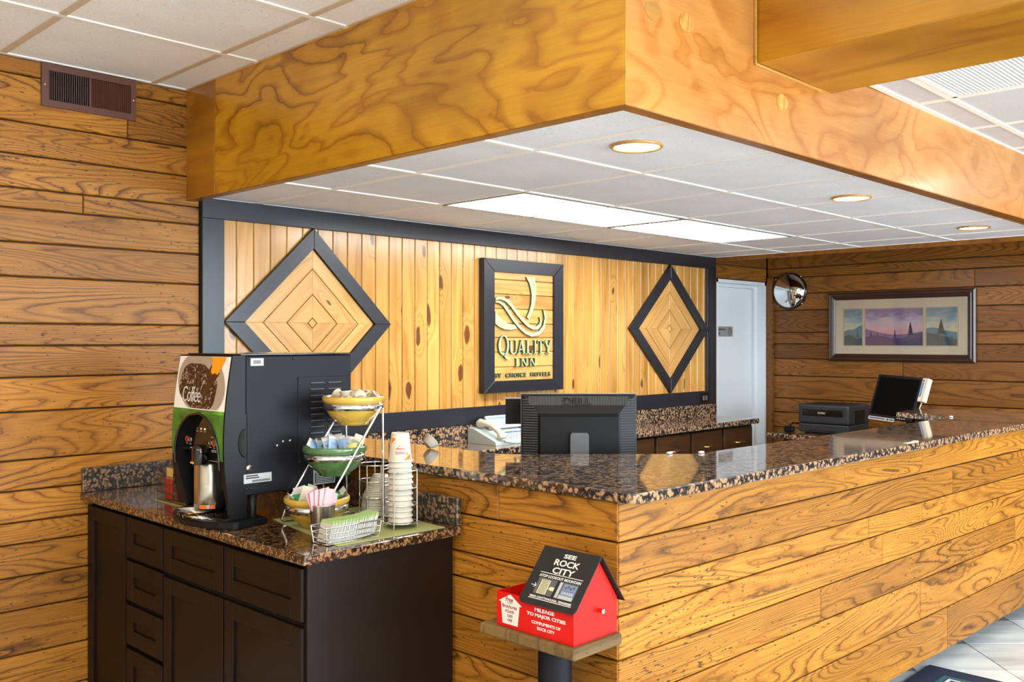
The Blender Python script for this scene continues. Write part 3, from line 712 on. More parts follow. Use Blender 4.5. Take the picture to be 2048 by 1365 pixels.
# ------------------------------------------------------------------ framed logo sign
t = thing('framed_logo_sign', 'dark framed wooden sign with raised pale green logo and lettering', 'sign', (4.035, YW - 0.05, 1.606))
sx0, sx1, sz0, sz1 = 3.692, 4.372, 1.222, 1.992
ix0, ix1, iz0, iz1 = 3.776, 4.288, 1.290, 1.918
sy = YW - 0.05
for pts in ([(sx0, sz1), (sx1, sz1), (ix1, iz1), (ix0, iz1)], [(sx1, sz1), (sx1, sz0), (ix1, iz0), (ix1, iz1)], [(sx1, sz0), (sx0, sz0), (ix0, iz0), (ix1, iz0)], [(sx0, sz0), (sx0, sz1), (ix0, iz1), (ix0, iz0)]):
    trap(t, 'frame_board', pts, sy, 0.042, M['darkpaint'], 0.002)
zs = [1.922, 1.876, 1.792, 1.707, 1.622, 1.540, 1.456, 1.369, 1.286]
for a, b in zip(zs, zs[1:]): plank(t, 'pine_board', (4.032, YW - 0.036, (a + b) / 2), X_, -Y_, 0.53, a - b - 0.003, 0.012, M['pine_inlay'], 0.003)
ly = YW - 0.0365
LOGO = [
 [(4.038, 1.898), (4.066, 1.862), (4.080, 1.825), (4.086, 1.789), (4.081, 1.737), (4.062, 1.690), (4.043, 1.661), (4.062, 1.648), (4.086, 1.684), (4.110, 1.731), (4.123, 1.784), (4.125, 1.845), (4.110, 1.902)],
 [(3.782, 1.766), (3.804, 1.774), (3.853, 1.772), (3.899, 1.754), (3.945, 1.714), (4.001, 1.663), (4.048, 1.628), (4.086, 1.611), (4.124, 1.608), (4.150, 1.620), (4.160, 1.640), (4.154, 1.663), (4.162, 1.661), (4.172, 1.640), (4.166, 1.611), (4.144, 1.591), (4.096, 1.588), (4.048, 1.605), (4.001, 1.637), (3.954, 1.675), (3.908, 1.719), (3.862, 1.750), (3.817, 1.760), (3.783, 1.754)],
 [(3.782, 1.747), (3.813, 1.751), (3.853, 1.737), (3.894, 1.699), (3.945, 1.643), (3.991, 1.605), (4.038, 1.578), (4.096, 1.568), (4.150, 1.580), (4.188, 1.616), (4.200, 1.660), (4.188, 1.710), (4.196, 1.710), (4.216, 1.655), (4.199, 1.595), (4.148, 1.554), (4.086, 1.546), (4.029, 1.562), (3.982, 1.591), (3.935, 1.628), (3.890, 1.674), (3.844, 1.722), (3.809, 1.739), (3.783, 1.741)],
 [(3.780, 1.690), (3.804, 1.666), (3.840, 1.640), (3.885, 1.621), (3.940, 1.614), (3.962, 1.594), (3.908, 1.584), (3.853, 1.588), (3.809, 1.602), (3.780, 1.620)]]
for L in LOGO:
    f = MB(); f.poly([(x, ly, z) for x, z in L], (0, -1, 0), 0.014, 0, 1); put('logo_stroke', f, [M['mint'], M['mint_edge']], t, (L[0][0], ly, L[0][1]))
def letter(ch):
    """serif capital built from strokes in a unit box; returns list of convex-ish polygons"""
    P = []; bar = lambda x0, y0, x1, y1, w: P.append([(x0 - w / 2, y0), (x0 + w / 2, y0), (x1 + w / 2, y1), (x1 - w / 2, y1)])
    box = lambda a, b, c, d: P.append([(a, c), (b, c), (b, d), (a, d)])
    ser = lambda x, y, w=0.34, h=0.05: box(x - w / 2, x + w / 2, y if y < .5 else y - h, y + h if y < .5 else y)
    if ch == 'I': box(0.36, 0.62, 0, 1); ser(0.49, 0, 0.62); ser(0.49, 1, 0.62)
    elif ch == 'L': box(0.14, 0.34, 0, 1); ser(0.24, 1, 0.46); box(0.02, 0.86, 0, 0.06); bar(0.80, 0.0, 0.88, 0.30, 0.07)
    elif ch == 'T': box(0.41, 0.61, 0, 1); ser(0.51, 0, 0.46); box(0.04, 0.98, 0.93, 1); bar(0.08, 1, 0.05, 0.74, 0.06); bar(0.94, 1, 0.97, 0.74, 0.06)
    elif ch == 'A': bar(0.16, 0, 0.50, 1, 0.07); bar(0.84, 0, 0.50, 1, 0.18); box(0.26, 0.72, 0.30, 0.37); ser(0.14, 0, 0.3); ser(0.84, 0, 0.36)
    elif ch == 'Y': bar(0.52, 0.42, 0.18, 1, 0.17); bar(0.52, 0.42, 0.86, 1, 0.08); box(0.43, 0.62, 0, 0.46); ser(0.52, 0, 0.46); ser(0.18, 1, 0.36); ser(0.86, 1, 0.3)
    elif ch == 'N': box(0.14, 0.22, 0, 1); box(0.80, 0.88, 0, 1); bar(0.82, 0, 0.18, 1, 0.18); ser(0.18, 0, 0.32); ser(0.14, 1, 0.3); ser(0.84, 1, 0.32)
    elif ch == 'U':
        box(0.12, 0.31, 0.3, 1); box(0.76, 0.84, 0.3, 1); ser(0.215, 1, 0.42); ser(0.80, 1, 0.34)
        n = 8; o = [(0.48 + 0.36 * math.cos(PI + PI * i / n), 0.31 - 0.31 * math.sin(PI * i / n)) for i in range(n + 1)]
        q = [(0.535 + 0.225 * math.cos(PI + PI * i / n), 0.31 - 0.23 * math.sin(PI * i / n)) for i in range(n + 1)]
        for i in range(n): P.append([o[i], o[i + 1], q[i + 1], q[i]])
    elif ch == 'Q':
        n = 24; o = [(0.5 + 0.48 * math.cos(2 * PI * i / n), 0.5 + 0.5 * math.sin(2 * PI * i / n)) for i in range(n)]
        q = [(0.5 + 0.31 * math.cos(2 * PI * i / n), 0.5 + 0.45 * math.sin(2 * PI * i / n)) for i in range(n)]
        for i in range(n): j = (i + 1) % n; P.append([o[i], o[j], q[j], q[i]])
        tl = [((0.30, 0.06), (0.34, 0.15)), ((0.46, 0.06), (0.50, 0.16)), ((0.66, -0.14), (0.74, -0.02)), ((0.86, -0.20), (0.90, -0.08)), ((1.02, -0.12), (1.0, -0.06))]
        for (a, b), (c, d) in zip(tl, tl[1:]): P.append([a, c, d, b])
    return P
def serif_word(word, boxes, z0):
    for ch, (x0, x1, h, dz) in zip(word, boxes):
        f = MB()
        for pg in letter(ch): f.poly([(x0 + (x1 - x0) * px, ly, z0 + dz + h * py) for px, py in pg], (0, -1, 0), 0.016, 0, 1)
        put('letter', f, [M['mint'], M['mint_edge']], t, ((x0 + x1) / 2, ly, z0 + h / 2))
serif_word('QUALITY', [(3.803, 3.893, 0.118, -0.008), (3.893, 3.963, 0.082, 0), (3.958, 4.032, 0.082, 0), (4.036, 4.096, 0.082, 0), (4.098, 4.134, 0.082, 0), (4.134, 4.194, 0.082, 0), (4.190, 4.266, 0.082, 0)], 1.443)
serif_word('INN', [(3.940, 3.975, 0.048, 0), (3.990, 4.050, 0.048, 0), (4.064, 4.124, 0.048, 0)], 1.371)
for wd, x0, x1 in (('BY', 3.781, 3.836), ('CHOICE', 3.872, 4.046), ('HOTELS', 4.082, 4.259)):
    f = MB(); text(f, wd, ((x0 + x1) / 2, ly, 1.3205), X_, Z_, x1 - x0, 0.026, 0.010, 0, 0, 0.015, 1.2); put('lettering', f, M['mint_edge'], t, ((x0 + x1) / 2, ly, 1.32))

# ------------------------------------------------------------------ reception counter (front slightly out of square, as photographed)
K1 = Vector((1, -0.037, 0)).normalized(); KN = Vector((-0.037, -1, 0)).normalized()
EX, EY = 2.107, 1.631
t = thing('reception_counter', 'long reception counter clad in wide honey coloured planks', 'counter', (4.0, 1.75, 0))
f = MB()
c0 = Vector((EX + 0.016, EY + 0.014, 0)); c1 = c0 + K1 * 4.6
f.poly([c0 + Z_ * 0.13, c1 + Z_ * 0.13, c1 - KN * 0.10 + Z_ * 0.13, c0 - KN * 0.10 + Z_ * 0.13], (0, 0, 1), 0.937); f.poly([c0 - KN * 0.10 + Z_ * 0.13, c1 - KN * 0.10 + Z_ * 0.13, c1 - KN * 0.20 + Z_ * 0.13, c0 - KN * 0.20 + Z_ * 0.13], (0, 0, 1), 0.02)
f.box(EX + 0.016, EX + 0.11, EY + 0.02, YW - 0.002, 0.02, 1.067)
put('carcass', f, M['backing'], t, (4.0, 1.75, 0.6))
f = MB(); f.poly([c0 - KN * 0.17, c1 - KN * 0.17, c1 - KN * 0.195, c0 - KN * 0.195], (0, 0, 1), 0.13); put('toe_kick', f, M['espresso'], t, (4.0, 1.75, 0.06))
f = MB(); f.poly([c0 - KN * 0.006 + Z_ * 0.122, c1 - KN * 0.006 + Z_ * 0.122, c1 - KN * 0.03 + Z_ * 0.122, c0 - KN * 0.03 + Z_ * 0.122], (0, 0, 1), 0.008); put('bottom_rail', f, M['void'], t, (4.0, 1.75, 0.12))
CS = [1.067, 0.949, 0.823, 0.739, 0.614, 0.489, 0.318, 0.128]
CJ = {0: [2.03], 1: [2.36], 2: [1.53, 2.03], 3: [1.65], 4: [1.15, 3.17], 5: [2.01], 6: [2.30]}
ext = 4.6
rows(t, 'plank', (EX, EY, 0), K1, KN, CS, CJ, ext, M['oak_counter'], T=0.014, gap=0.005, ch=0.003)
CJ2 = {0: [0.62, 1.75], 3: [1.2], 5: [0.9]}
rows(t, 'plank', (EX, YW - 0.002, 0), -Y_, -X_, [1.067, 0.949, 0.823, 0.739, 0.614, 0.489, 0.318, 0.128, 0.02], CJ2, YW - 0.002 - EY - 0.001, M['oak'], T=0.014, gap=0.006)
# polished granite top: L shape with chamfered inner corner and return
CT = [(2.078, 3.85), (2.078, 1.572), (2.083, 1.558), (2.097, 1.5505), (6.20, 1.431), (6.11, 1.706), (5.94, 2.26), (5.56, 2.24), (5.385, 1.877), (3.02, 1.948), (2.965, 1.962), (2.50, 2.425), (2.475, 2.47), (2.475, 3.85)]
g = MB()
bm = bmesh.new(); vs = [bm.verts.new((x, y, 1.1)) for x, y in CT]; fc = bm.faces.new(vs)
r = bmesh.ops.extrude_face_region(bm, geom=[fc]); ev = [v for v in r['geom'] if isinstance(v, bmesh.types.BMVert)]
for v in ev: v.co.z = 1.069
bmesh.ops.recalc_face_normals(bm, faces=bm.faces)
ed = [e for e in bm.edges if abs(e.verts[0].co.z - e.verts[1].co.z) < 1e-6]
bmesh.ops.bevel(bm, geom=ed, offset=0.0045, segments=2, affect='EDGES', profile=0.5)
g.bm(bm); o = put('granite_countertop', g, M['granite'], None, (3.5, 1.8, 1.085))
tag(o, 'polished brown granite top of the long plank reception counter', 'countertop')

# inner work desks that carry the monitor and the printer
t = thing('corner_desk', 'low dark corner desk hidden behind the chamfered counter corner, carrying the monitor', 'desk', (2.95, 2.5, 0))
f = MB(); f.poly([(2.235, 3.3, 0.73), (2.235, 1.775, 0.73), (4.6, 1.70, 0.73), (4.6, 2.3, 0.73), (3.5, 2.4, 0.73), (2.95, 2.95, 0.73), (2.9, 3.3, 0.73)], (0, 0, 1), 0.03); put('desk_top', f, M['walnut'], t, (2.95, 2.5, 0.745))
for a in ((2.3, 2.34, 1.95, 3.2), (4.5, 4.54, 1.9, 2.25), (3.0, 3.04, 1.95, 2.4)): f = MB(); f.box(*a, 0, 0.729); put('leg_panel', f, M['walnut'], t, ((a[0] + a[1]) / 2, (a[2] + a[3]) / 2, 0))
t = thing('printer_desk', 'granite topped side desk under the printer by the end wall', 'desk', (6.55, 2.8, 0))
f = MB(); f.box(6.12, 6.955, 2.10, 3.395, 0.826, 0.86, bev=0.004); put('granite_slab', f, M['granite'], t, (6.55, 2.8, 0.845))
for a in ((6.3, 6.94, 3.32, 3.36), (6.3, 6.94, 2.14, 2.18)): f = MB(); f.box(*a, 0, 0.825); put('side_panel', f, M['walnut'], t, (6.6, a[2], 0.4))
f = MB(); f.box(6.3, 6.33, 2.18, 3.32, 0.08, 0.82); put('front_panel', f, M['walnut'], t, (6.31, 2.75, 0.45))
t = thing('counter_pedestal', 'dark pedestal under the return of the granite counter at the right', 'cabinet', (5.8, 2.0, 0))
f = MB(); f.poly([(5.50, 1.80, 0), (5.95, 1.72, 0), (5.85, 2.16, 0), (5.62, 2.15, 0)], (0, 0, 1), 1.067); put('cabinet_body', f, M['walnut'], t, (5.8, 2.0, 0.5))

# ------------------------------------------------------------------ back counter under the pine panel
bz, by, bx = 0.952, 3.50, 6.20
f = MB(); f.box(2.477, bx, by, YW - 0.002, bz - 0.036, bz, bev=0.004)
f.box(2.477, 6.154, YW - 0.03, YW - 0.003, bz + 0.0003, 1.049, bev=0.003)
o = put('back_granite_counter', f, M['granite'], None, (4.3, 3.7, bz)); tag(o, 'narrow granite counter with backsplash under the pine panel, telephone standing on it', 'countertop')
t = thing('back_cabinet', 'row of dark brown drawer cabinets with brass pulls under the rear granite', 'cabinet', (4.5, 3.7, 0))
f = MB(); f.box(2.5, 6.145, by + 0.035, YW - 0.004, 0.0, bz - 0.038); put('carcass', f, M['espresso'], t, (4.4, 3.7, 0.5))
xs = [3.28, 3.70, 4.12, 4.545, 4.93, 5.335, 5.735, 6.14]
for a, b in zip(xs, xs[1:]):
    d = MB(); d.box(a + 0.013, b - 0.013, by + 0.016, by + 0.034, 0.70, bz - 0.052, bev=0.003)
    dw = put('drawer', d, M['walnut'], t, ((a + b) / 2, by + 0.025, 0.8))
    h = MB(); mx = (a + b) / 2; h.tube([(mx - 0.05, by + 0.016, 0.80), (mx - 0.05, by - 0.006, 0.80), (mx - 0.02, by - 0.012, 0.80), (mx + 0.02, by - 0.012, 0.80), (mx + 0.05, by - 0.006, 0.80), (mx + 0.05, by + 0.016, 0.80)], 0.005, 8)
    put('handle', h, M['brass'], dw, (mx, by, 0.8))
    d = MB(); d.box(a + 0.013, b - 0.013, by + 0.016, by + 0.034, 0.10, 0.685, bev=0.003); put('door', d, M['walnut'], t, ((a + b) / 2, by + 0.025, 0.4))

# ------------------------------------------------------------------ coffee cabinet with granite top
FX, SY = 1.512, 2.305      # door faces, right side panel
t = thing('coffee_cabinet', 'dark espresso shaker cabinet standing against the plank wall at the left', 'cabinet', (1.8, 3.05, 0))
f = MB(); f.box(FX + 0.022, 2.090, SY + 0.012, YW - 0.004, 0.0, 0.880); put('carcass', f, M['void'], t, (1.8, 3.05, 0.45))
f = MB(); f.box(FX + 0.012, 2.088, SY, SY + 0.0115, 0.0, 0.882, bev=0.001); put('side_panel', f, M['espresso'], t, (1.8, SY, 0.45))
def shaker(name, ya, yb, z0, z1, rail=0.055):
    y0, y1 = min(ya, yb), max(ya, yb)
    d = MB()
    d.box(FX, FX + 0.019, y0, y0 + rail, z0, z1, bev=0.0015); d.box(FX, FX + 0.019, y1 - rail, y1, z0, z1, bev=0.0015)
    d.box(FX + 0.0002, FX + 0.019, y0 + rail, y1 - rail, z0, z0 + rail, bev=0.0015); d.box(FX + 0.0002, FX + 0.019, y0 + rail, y1 - rail, z1 - rail, z1, bev=0.0015)
    o = put(name, d, M['espresso'], t, (FX, (y0 + y1) / 2, (z0 + z1) / 2))
    p = MB(); p.box(FX + 0.008, FX + 0.016, y0 + rail + 0.0005, y1 - rail - 0.0005, z0 + rail + 0.0005, z1 - rail - 0.0005)
    put('recessed_panel', p, M['espresso'], o, (FX + 0.01, (y0 + y1) / 2, (z0 + z1) / 2)); return o
ys = [3.846, 3.497, 3.488, 3.193, 3.184, 2.768, 2.759, 2.318]
shaker('door', ys[0], ys[1], 0.11, 0.862)
for z1, z0 in ((0.862, 0.712), (0.698, 0.552), (0.534, 0.388), (0.370, 0.11)): shaker('drawer', ys[2], ys[3], z0, z1)
for a, b in ((ys[4], ys[5]), (ys[6], ys[7])):
    shaker('drawer', a, b, 0.708, 0.862); shaker('door', a, b, 0.11, 0.690)
CZ = 0.914
f = MB(); f.box(1.486, 2.090, 2.262, YW - 0.002, 0.8835, CZ, bev=0.005, seg=2)
o = put('coffee_granite_top', f, M['granite_dark'], None, (1.8, 3.0, 0.9)); tag(o, 'dark speckled granite top of the espresso coffee cabinet', 'countertop')
f = MB(); f.box(1.490, 2.090, YW - 0.024, YW - 0.0025, CZ + 0.0005, 1.012, bev=0.003); o = put('wall_backsplash', f, M['granite_splash'], None, (1.8, 3.85, 0.96)); tag(o, 'granite backsplash strip along the plank wall behind the coffee machine', 'backsplash')
f = MB(); f.box(2.072, 2.092, 2.265, YW - 0.026, CZ + 0.0005, 1.006, bev=0.003); o = put('counter_backsplash', f, M['granite_splash'], None, (2.08, 3.0, 0.96)); tag(o, 'granite backsplash strip against the end planks of the reception counter, behind the cups', 'backsplash')

# lime paper mats on the coffee granite
def mat_sheet(pts, label):
    f = MB(); f.poly([(x, y, CZ + 0.0006) for x, y in pts], (0, 0, 1), 0.0012)
    c = sum((Vector((x, y, CZ)) for x, y in pts), Vector()) / len(pts)
    o = put('paper_mat', f, M['lime'], None, c); tag(o, label, 'place mat')
mat_sheet([(1.715, 2.80), (1.622, 2.295), (2.03, 2.278), (2.065, 2.79)], 'lime green paper mat under the bowl stand and cup rack')
mat_sheet([(1.605, 3.47), (1.60, 3.19), (1.80, 3.18), (1.80, 3.47)], 'lime green paper mat under the wire packet basket at the left')

# ------------------------------------------------------------------ coffee machine
t = thing('coffee_machine', 'tall black coffee dispenser with a green and coffee printed front on the granite', 'coffee machine', (1.75, 2.95, CZ))
ma, mb_ = 2.768, 3.128         # right and left side planes (Y)
f = MB(); f.box(1.594, 2.017, ma, mb_, 1.012, 1.472, bev=0.004); put('body', f, M['black_satin'], t, (1.8, 2.95, 1.24))
f = MB(); f.box(1.575, 2.02, ma - 0.002, mb_ + 0.002, 1.4725, 1.478, bev=0.002); put('top_cover', f, M['black_gloss'], t, (1.8, 2.95, 1.475))
sp = MB(); sp.box(1.792, 2.010, ma - 0.003, ma - 0.0005, 1.03, 1.396, bev=0.001); side = put('service_panel', sp, M['black_satin'], t, (1.9, ma, 1.2))
for k in range(10):
    for xa in (1.842, 1.914):
        z = 1.370 - k * 0.0218
        v = MB(); v.box(xa, xa + 0.052, ma - 0.0045, ma - 0.0033, z - 0.0035, z + 0.0035); v.box(xa - 0.001, xa + 0.053, ma - 0.0075, ma - 0.0033, z + 0.0036, z + 0.006, mat=1)
        put('vent_slot', v, [M['void'], M['grey_plastic']], side, (xa + 0.026, ma, z))
def disc(name, x, z, r, m, h=0.003, y=ma, par=t):
    v = MB(); v.lathe([(0, -h), (r * 0.8, -h), (r, -h * 0.4), (r, 0)], (x, y, z), 14, axis='Y'); return put(name, v, m, par, (x, y, z))
for x, z in ((1.607, 1.462), (1.775, 1.462), (1.80, 1.372), (2.003, 1.388), (1.905, 1.37), (1.80, 1.105), (1.597, 1.035), (1.612, 1.036)): disc('screw', x, z, 0.004, M['black_gloss'], 0.0045)
for x, z in ((1.712, 1.168), (1.735, 1.180), (1.762, 1.181)): disc('rivet', x, z, 0.005, M['steel'], 0.003)
lk = disc('lock', 1.606, 1.103, 0.0115, M['steel'], 0.006)
v = MB(); v.box(1.6048, 1.6072, ma - 0.0068, ma - 0.006, 1.098, 1.108); put('keyhole', v, M['void'], lk, (1.606, ma, 1.103))
v = MB(); v.box(1.612, 1.660, ma - 0.0011, ma - 0.0004, 1.438, 1.463); lb = put('top_label', v, M['silver_label'], t, (1.635, ma, 1.45), label='small white sticker')
v = MB()
for i in range(11): v.box(1.622 + i * 0.0026, 1.6233 + i * 0.0026, ma - 0.0015, ma - 0.0011, 1.444, 1.457)
put('barcode', v, M['black_ink'], lb, (1.635, ma, 1.45))
v = MB(); v.box(1.587, 1.690, ma - 0.0011, ma - 0.0004, 1.052, 1.082); lb = put('rating_label', v, M['silver_label'], t, (1.635, ma, 1.067), label='silver rating label')
v = MB()
for i, (w, h, z) in enumerate(((0.045, 0.004, 1.076), (0.05, 0.004, 1.069))): v.box(1.594, 1.594 + w, ma - 0.0015, ma - 0.0011, z - h / 2, z + h / 2)
for i in range(24): v.box(1.618 + i * 0.0028, 1.6196 + i * 0.0028, ma - 0.0015, ma - 0.0011, 1.055, 1.062)
put('print', v, M['black_ink'], lb, (1.635, ma, 1.067))
v = MB(); v.box(1.853, 1.943, ma - 0.0046, ma - 0.0034, 1.02, 1.083, bev=0.0003); lb = put('warning_label', v, M['silver_label'], side, (1.9, ma, 1.05))
v = MB(); v.box(1.858, 1.938, ma - 0.0051, ma - 0.0047, 1.025, 1.062); v.box(1.862, 1.878, ma - 0.0053, ma - 0.0047, 1.066, 1.079, mat=1)
for i in range(6): v.box(1.862, 1.934, ma - 0.0055, ma - 0.0051, 1.028 + i * 0.0058, 1.0305 + i * 0.0058, mat=2)
put('warning_print', v, [M['black_ink'], M['orange_ink'], M['silver_label']], side, (1.9, ma, 1.05))
# curved front shell with an arched dispensing bay
def fx(z):          # front profile: bulges towards the user at mid height
    u = (z - 0.935) / (1.478 - 0.935); return 1.549 - 0.030 * math.sin(PI * min(1, max(0, u)) ** 0.9) - 0.004 * (1 - u)
ac, ah = 2.952, 0.153       # arch centre Y and half width
def arch(z):         # half width of the bay at height z
    if z <= 1.12: return ah
    if z >= 1.278: return 0.0
    return ah * math.sqrt(max(0, 1 - ((z - 1.12) / 0.158) ** 2))
lv = [0.9395 + i * (1.2785 - 0.9395) / 34 for i in range(35)]
def shell(name, zlist, y_lo, y_hi, mat, depth, rec=0.0):
    f = MB(); k = len(zlist); vs = []
    for z in zlist:
        x = fx(z) + rec; a, b = y_lo(z), y_hi(z); vs += [(x, a, z), (x, b, z), (depth, b, z), (depth, a, z)]
    fs = []
    for i in range(k - 1):
        o = 4 * i
        for e in range(4): fs.append([o + e, o + (e + 1) % 4, o + 4 + (e + 1) % 4, o + 4 + e])
    fs += [[0, 1, 2, 3], [4 * k - 1, 4 * k - 2, 4 * k - 3, 4 * k - 4]]
    f.add(vs, fs); return put(name, f, mat, t, (fx(zlist[0]), (y_lo(zlist[0]) + y_hi(zlist[0])) / 2, zlist[0]))
leg_taper = lambda z: max(0.0, (1.06 - z) / 0.12) * 0.018
shell('front_shell', lv, lambda z: ma + leg_taper(z) * 0.2, lambda z: max(ma + 0.017, ac - arch(z) - max(0, 1.15 - z) * 0.07), M['black_plastic'], 1.600)
shell('front_shell', [z for z in lv if z > 0.955], lambda z: ac + arch(z) - max(0, 1.15 - z) * 0.24, lambda z: mb_ - max(0, 1.0 - z) * 0.1, M['black_plastic'], 1.600)
shell('front_shell', [1.2786 + i * (1.472 - 1.2786) / 8 for i in range(9)], lambda z: ma, lambda z: mb_, M['black_plastic'], 1.593)
# printed panels lie a hair proud of the shell
def skin(name, zlist, y_lo, y_hi, mats, off=0.0012):
    f = MB(); vs = []; k = len(zlist); n = 6
    for z in zlist:
        a, b = y_lo(z), y_hi(z)
        for j in range(n + 1): vs.append((fx(z) - off, a + (b - a) * j / n, z))
    f.add(vs, [[i * (n + 1) + j, i * (n + 1) + j + 1, (i + 1) * (n + 1) + j + 1, (i + 1) * (n + 1) + j] for i in range(k - 1) for j in range(n)])
    return put(name, f, mats, t, (fx(zlist[0]), (y_lo(zlist[0]) + y_hi(zlist[0])) / 2, zlist[0]))
ymid = (ma + mb_) / 2
pic = skin('picture_panel', [1.290 + i * (1.468 - 1.290) / 8 for i in range(9)], lambda z: ma + 0.006, lambda z: mb_ - 0.004, plain('printed_white_ground', srgb(244, 242, 238), 0.4))
pic['label'] = 'printed picture of coffee pouring into a cup'
sh = fx(1.37) - 0.0022
def pf(s, z): return (fx(z) - 0.0019, mb_ - 0.004 - s * (mb_ - ma - 0.010), z)     # s: 0 left .. 1 right
def blob(m, fn, off, name, n=40):
    f = MB(); P = [fn(2 * PI * i / n) for i in range(n)]; P = [(min(0.995, max(0.005, s)), min(1.4675, max(1.2935, z))) for s, z in P]
    cs = sum(p[0] for p in P) / n; cz = sum(p[1] for p in P) / n; rg = 5; vs = []
    for k in range(1, rg + 1):
        for s, z in P: p = pf(cs + (s - cs) * k / rg, cz + (z - cz) * k / rg); vs.append((p[0] - off, p[1], p[2]))
    fs = [[k * n + i, k * n + (i + 1) % n, (k + 1) * n + (i + 1) % n, (k + 1) * n + i] for k in range(rg - 1) for i in range(n)] + [list(range(n))]
    f.add(vs, fs); return put(name, f, m, pic, pf(cs, cz))
M['cup_print'] = plain('printed_cup_wall', srgb(172, 154, 138), 0.4, grain=0.1, gscale=15)
blob(M['cup_print'], lambda a: (0.50 + 0.46 * math.cos(a) + 0.10 * -math.sin(a), 1.378 + 0.108 * math.sin(a)), 0.0003, 'cup_print')
blob(M['coffee_print'], lambda a: (0.45 + 0.37 * math.cos(a) - 0.08 * math.sin(a) + 0.02 * math.sin(5 * a), 1.366 + 0.080 * math.sin(a) + 0.003 * math.sin(7 * a)), 0.0006, 'coffee_print')
M['stream_print'] = plain('printed_coffee_stream', srgb(70, 38, 20), 0.3, grain=0.3, gscale=30)
def quad_blob(m, pts, off, name):
    f = MB(); vs = [(pf(s, z)[0] - off, pf(s, z)[1], z) for s, z in pts]; f.add(vs, [list(range(len(vs)))]); put(name, f, m, pic, vs[0])
quad_blob(M['stream_print'], [(0.60, 1.412), (0.66, 1.440), (0.84, 1.412), (0.72, 1.372), (0.62, 1.34), (0.56, 1.345)], 0.0009, 'stream_print')
quad_blob(M['amber_ink'], [(0.66, 1.4665), (0.93, 1.4665), (0.87, 1.436), (0.80, 1.408), (0.75, 1.414), (0.70, 1.409), (0.665, 1.42), (0.68, 1.438)], 0.0012, 'pour_print')
f = MB(); c = pf(0.36, 1.343); text(f, 'Coffee', (fx(1.343) - 0.0048, c[1], 1.340), -Y_, Vector((0.06, 0, 1)), 0.125, 0.052, 0.0008, 0, 0.12, -0.01, 0.92)
put('lettering', f, M['white_ink'], pic, (fx(1.343), c[1], 1.34))
gp = skin('green_panel', [1.2790, 1.289], lambda z: ma + 0.006, lambda z: mb_ - 0.004, M['green_print'])
zz = [1.130 + i * (1.2789 - 1.130) / 22 for i in range(23)]
arch2 = lambda z: arch(max(1.0, z - 0.0)) + 0.007 if z < 1.278 else 0.004
skin('green_panel', zz, lambda z: ma + 0.006, lambda z: ac - min(arch2(z), ac - ma - 0.007), M['green_print'], 0.0012)
skin('green_panel', zz, lambda z: ac + min(arch2(z), mb_ - ac - 0.006), lambda z: mb_ - 0.004, M['green_print'], 0.0012)
# arch lip, recessed control panel, bay
lip = [(fx(z) - 0.002, ac - arch(z), z) for z in [1.10 + i * (1.2775 - 1.10) / 24 for i in range(25)]]
lip += [(x, 2 * ac - y, z) for x, y, z in reversed(lip[:-1])]
f = MB(); f.tube(lip, 0.0045, 8); put('arch_lip', f, M['black_gloss'], t, (1.52, ac, 1.2))
f = MB(); n = 24
P = [(1.548, ac + (ah - 0.003) * math.cos(PI * i / n), 1.143 + 0.128 * math.sin(PI * i / n)) for i in range(n + 1)]
f.poly(P, (1, 0, 0), 0.012); cp = put('control_panel', f, M['black_gloss'], t, (1.55, ac, 1.15))
f = MB(); f.box(1.560, 1.592, ac - ah, ac + ah, 1.143, 1.15); f.box(1.630, 1.634, ac - ah, mb_ - 0.004, 0.944, 1.011); f.box(1.5925, 1.5935, ac - ah, mb_ - 0.004, 1.0125, 1.27); f.box(1.56, 1.634, mb_ - 0.03, mb_ - 0.012, 0.944, 1.011); put('bay_liner', f, M['black_plastic'], t, (1.59, ac, 1.1))
cx = 1.5476
def dot(y, z, r, m, name, h=0.0016):
    v = MB(); v.lathe([(0, -h), (r * .85, -h), (r, 0)], (cx, y, z), 14, axis='X'); put(name, v, m, cp, (cx, y, z))
def ringb(y, z, r, m):
    v = MB(); v.tube([(cx - 0.001, y + r * math.cos(a), z + r * 1.05 * math.sin(a)) for a in [2 * PI * i / 18 for i in range(18)]], 0.0016, 6, closed=True); put('button_ring', v, m, cp, (cx, y, z)); dot(y, z, r * 0.62, M['charcoal'], 'button')
for y, m in ((3.004, M['grey_plastic']), (2.978, M['led_red']), (2.952, M['led_green'])):
    dot(y, 1.222, 0.0035, m, 'indicator')
for y, z, m in ((3.078, 1.181, M['red_ink']), (3.055, 1.180, M['steel']), (2.914, 1.179, M['steel']), (2.889, 1.178, M['orange_ink']), (2.864, 1.178, M['steel'])): ringb(y, z, 0.0085, m)
v = MB()
for y, z, w in ((3.004, 1.213, .012), (2.978, 1.213, .015), (2.952, 1.213, .014), (3.078, 1.166, .012), (3.055, 1.165, .014), (3.045, 1.153, .022), (2.914, 1.164, .016), (2.889, 1.163, .013), (2.864, 1.163, .013), (2.875, 1.155, .062), (2.875, 1.150, .066), (2.90, 1.198, .022)):
    v.box(cx - 0.0006, cx, y - w / 2, y + w / 2, z - 0.0013, z + 0.0013)
put('panel_print', v, M['silver_label'], cp, (cx, 2.95, 1.15))
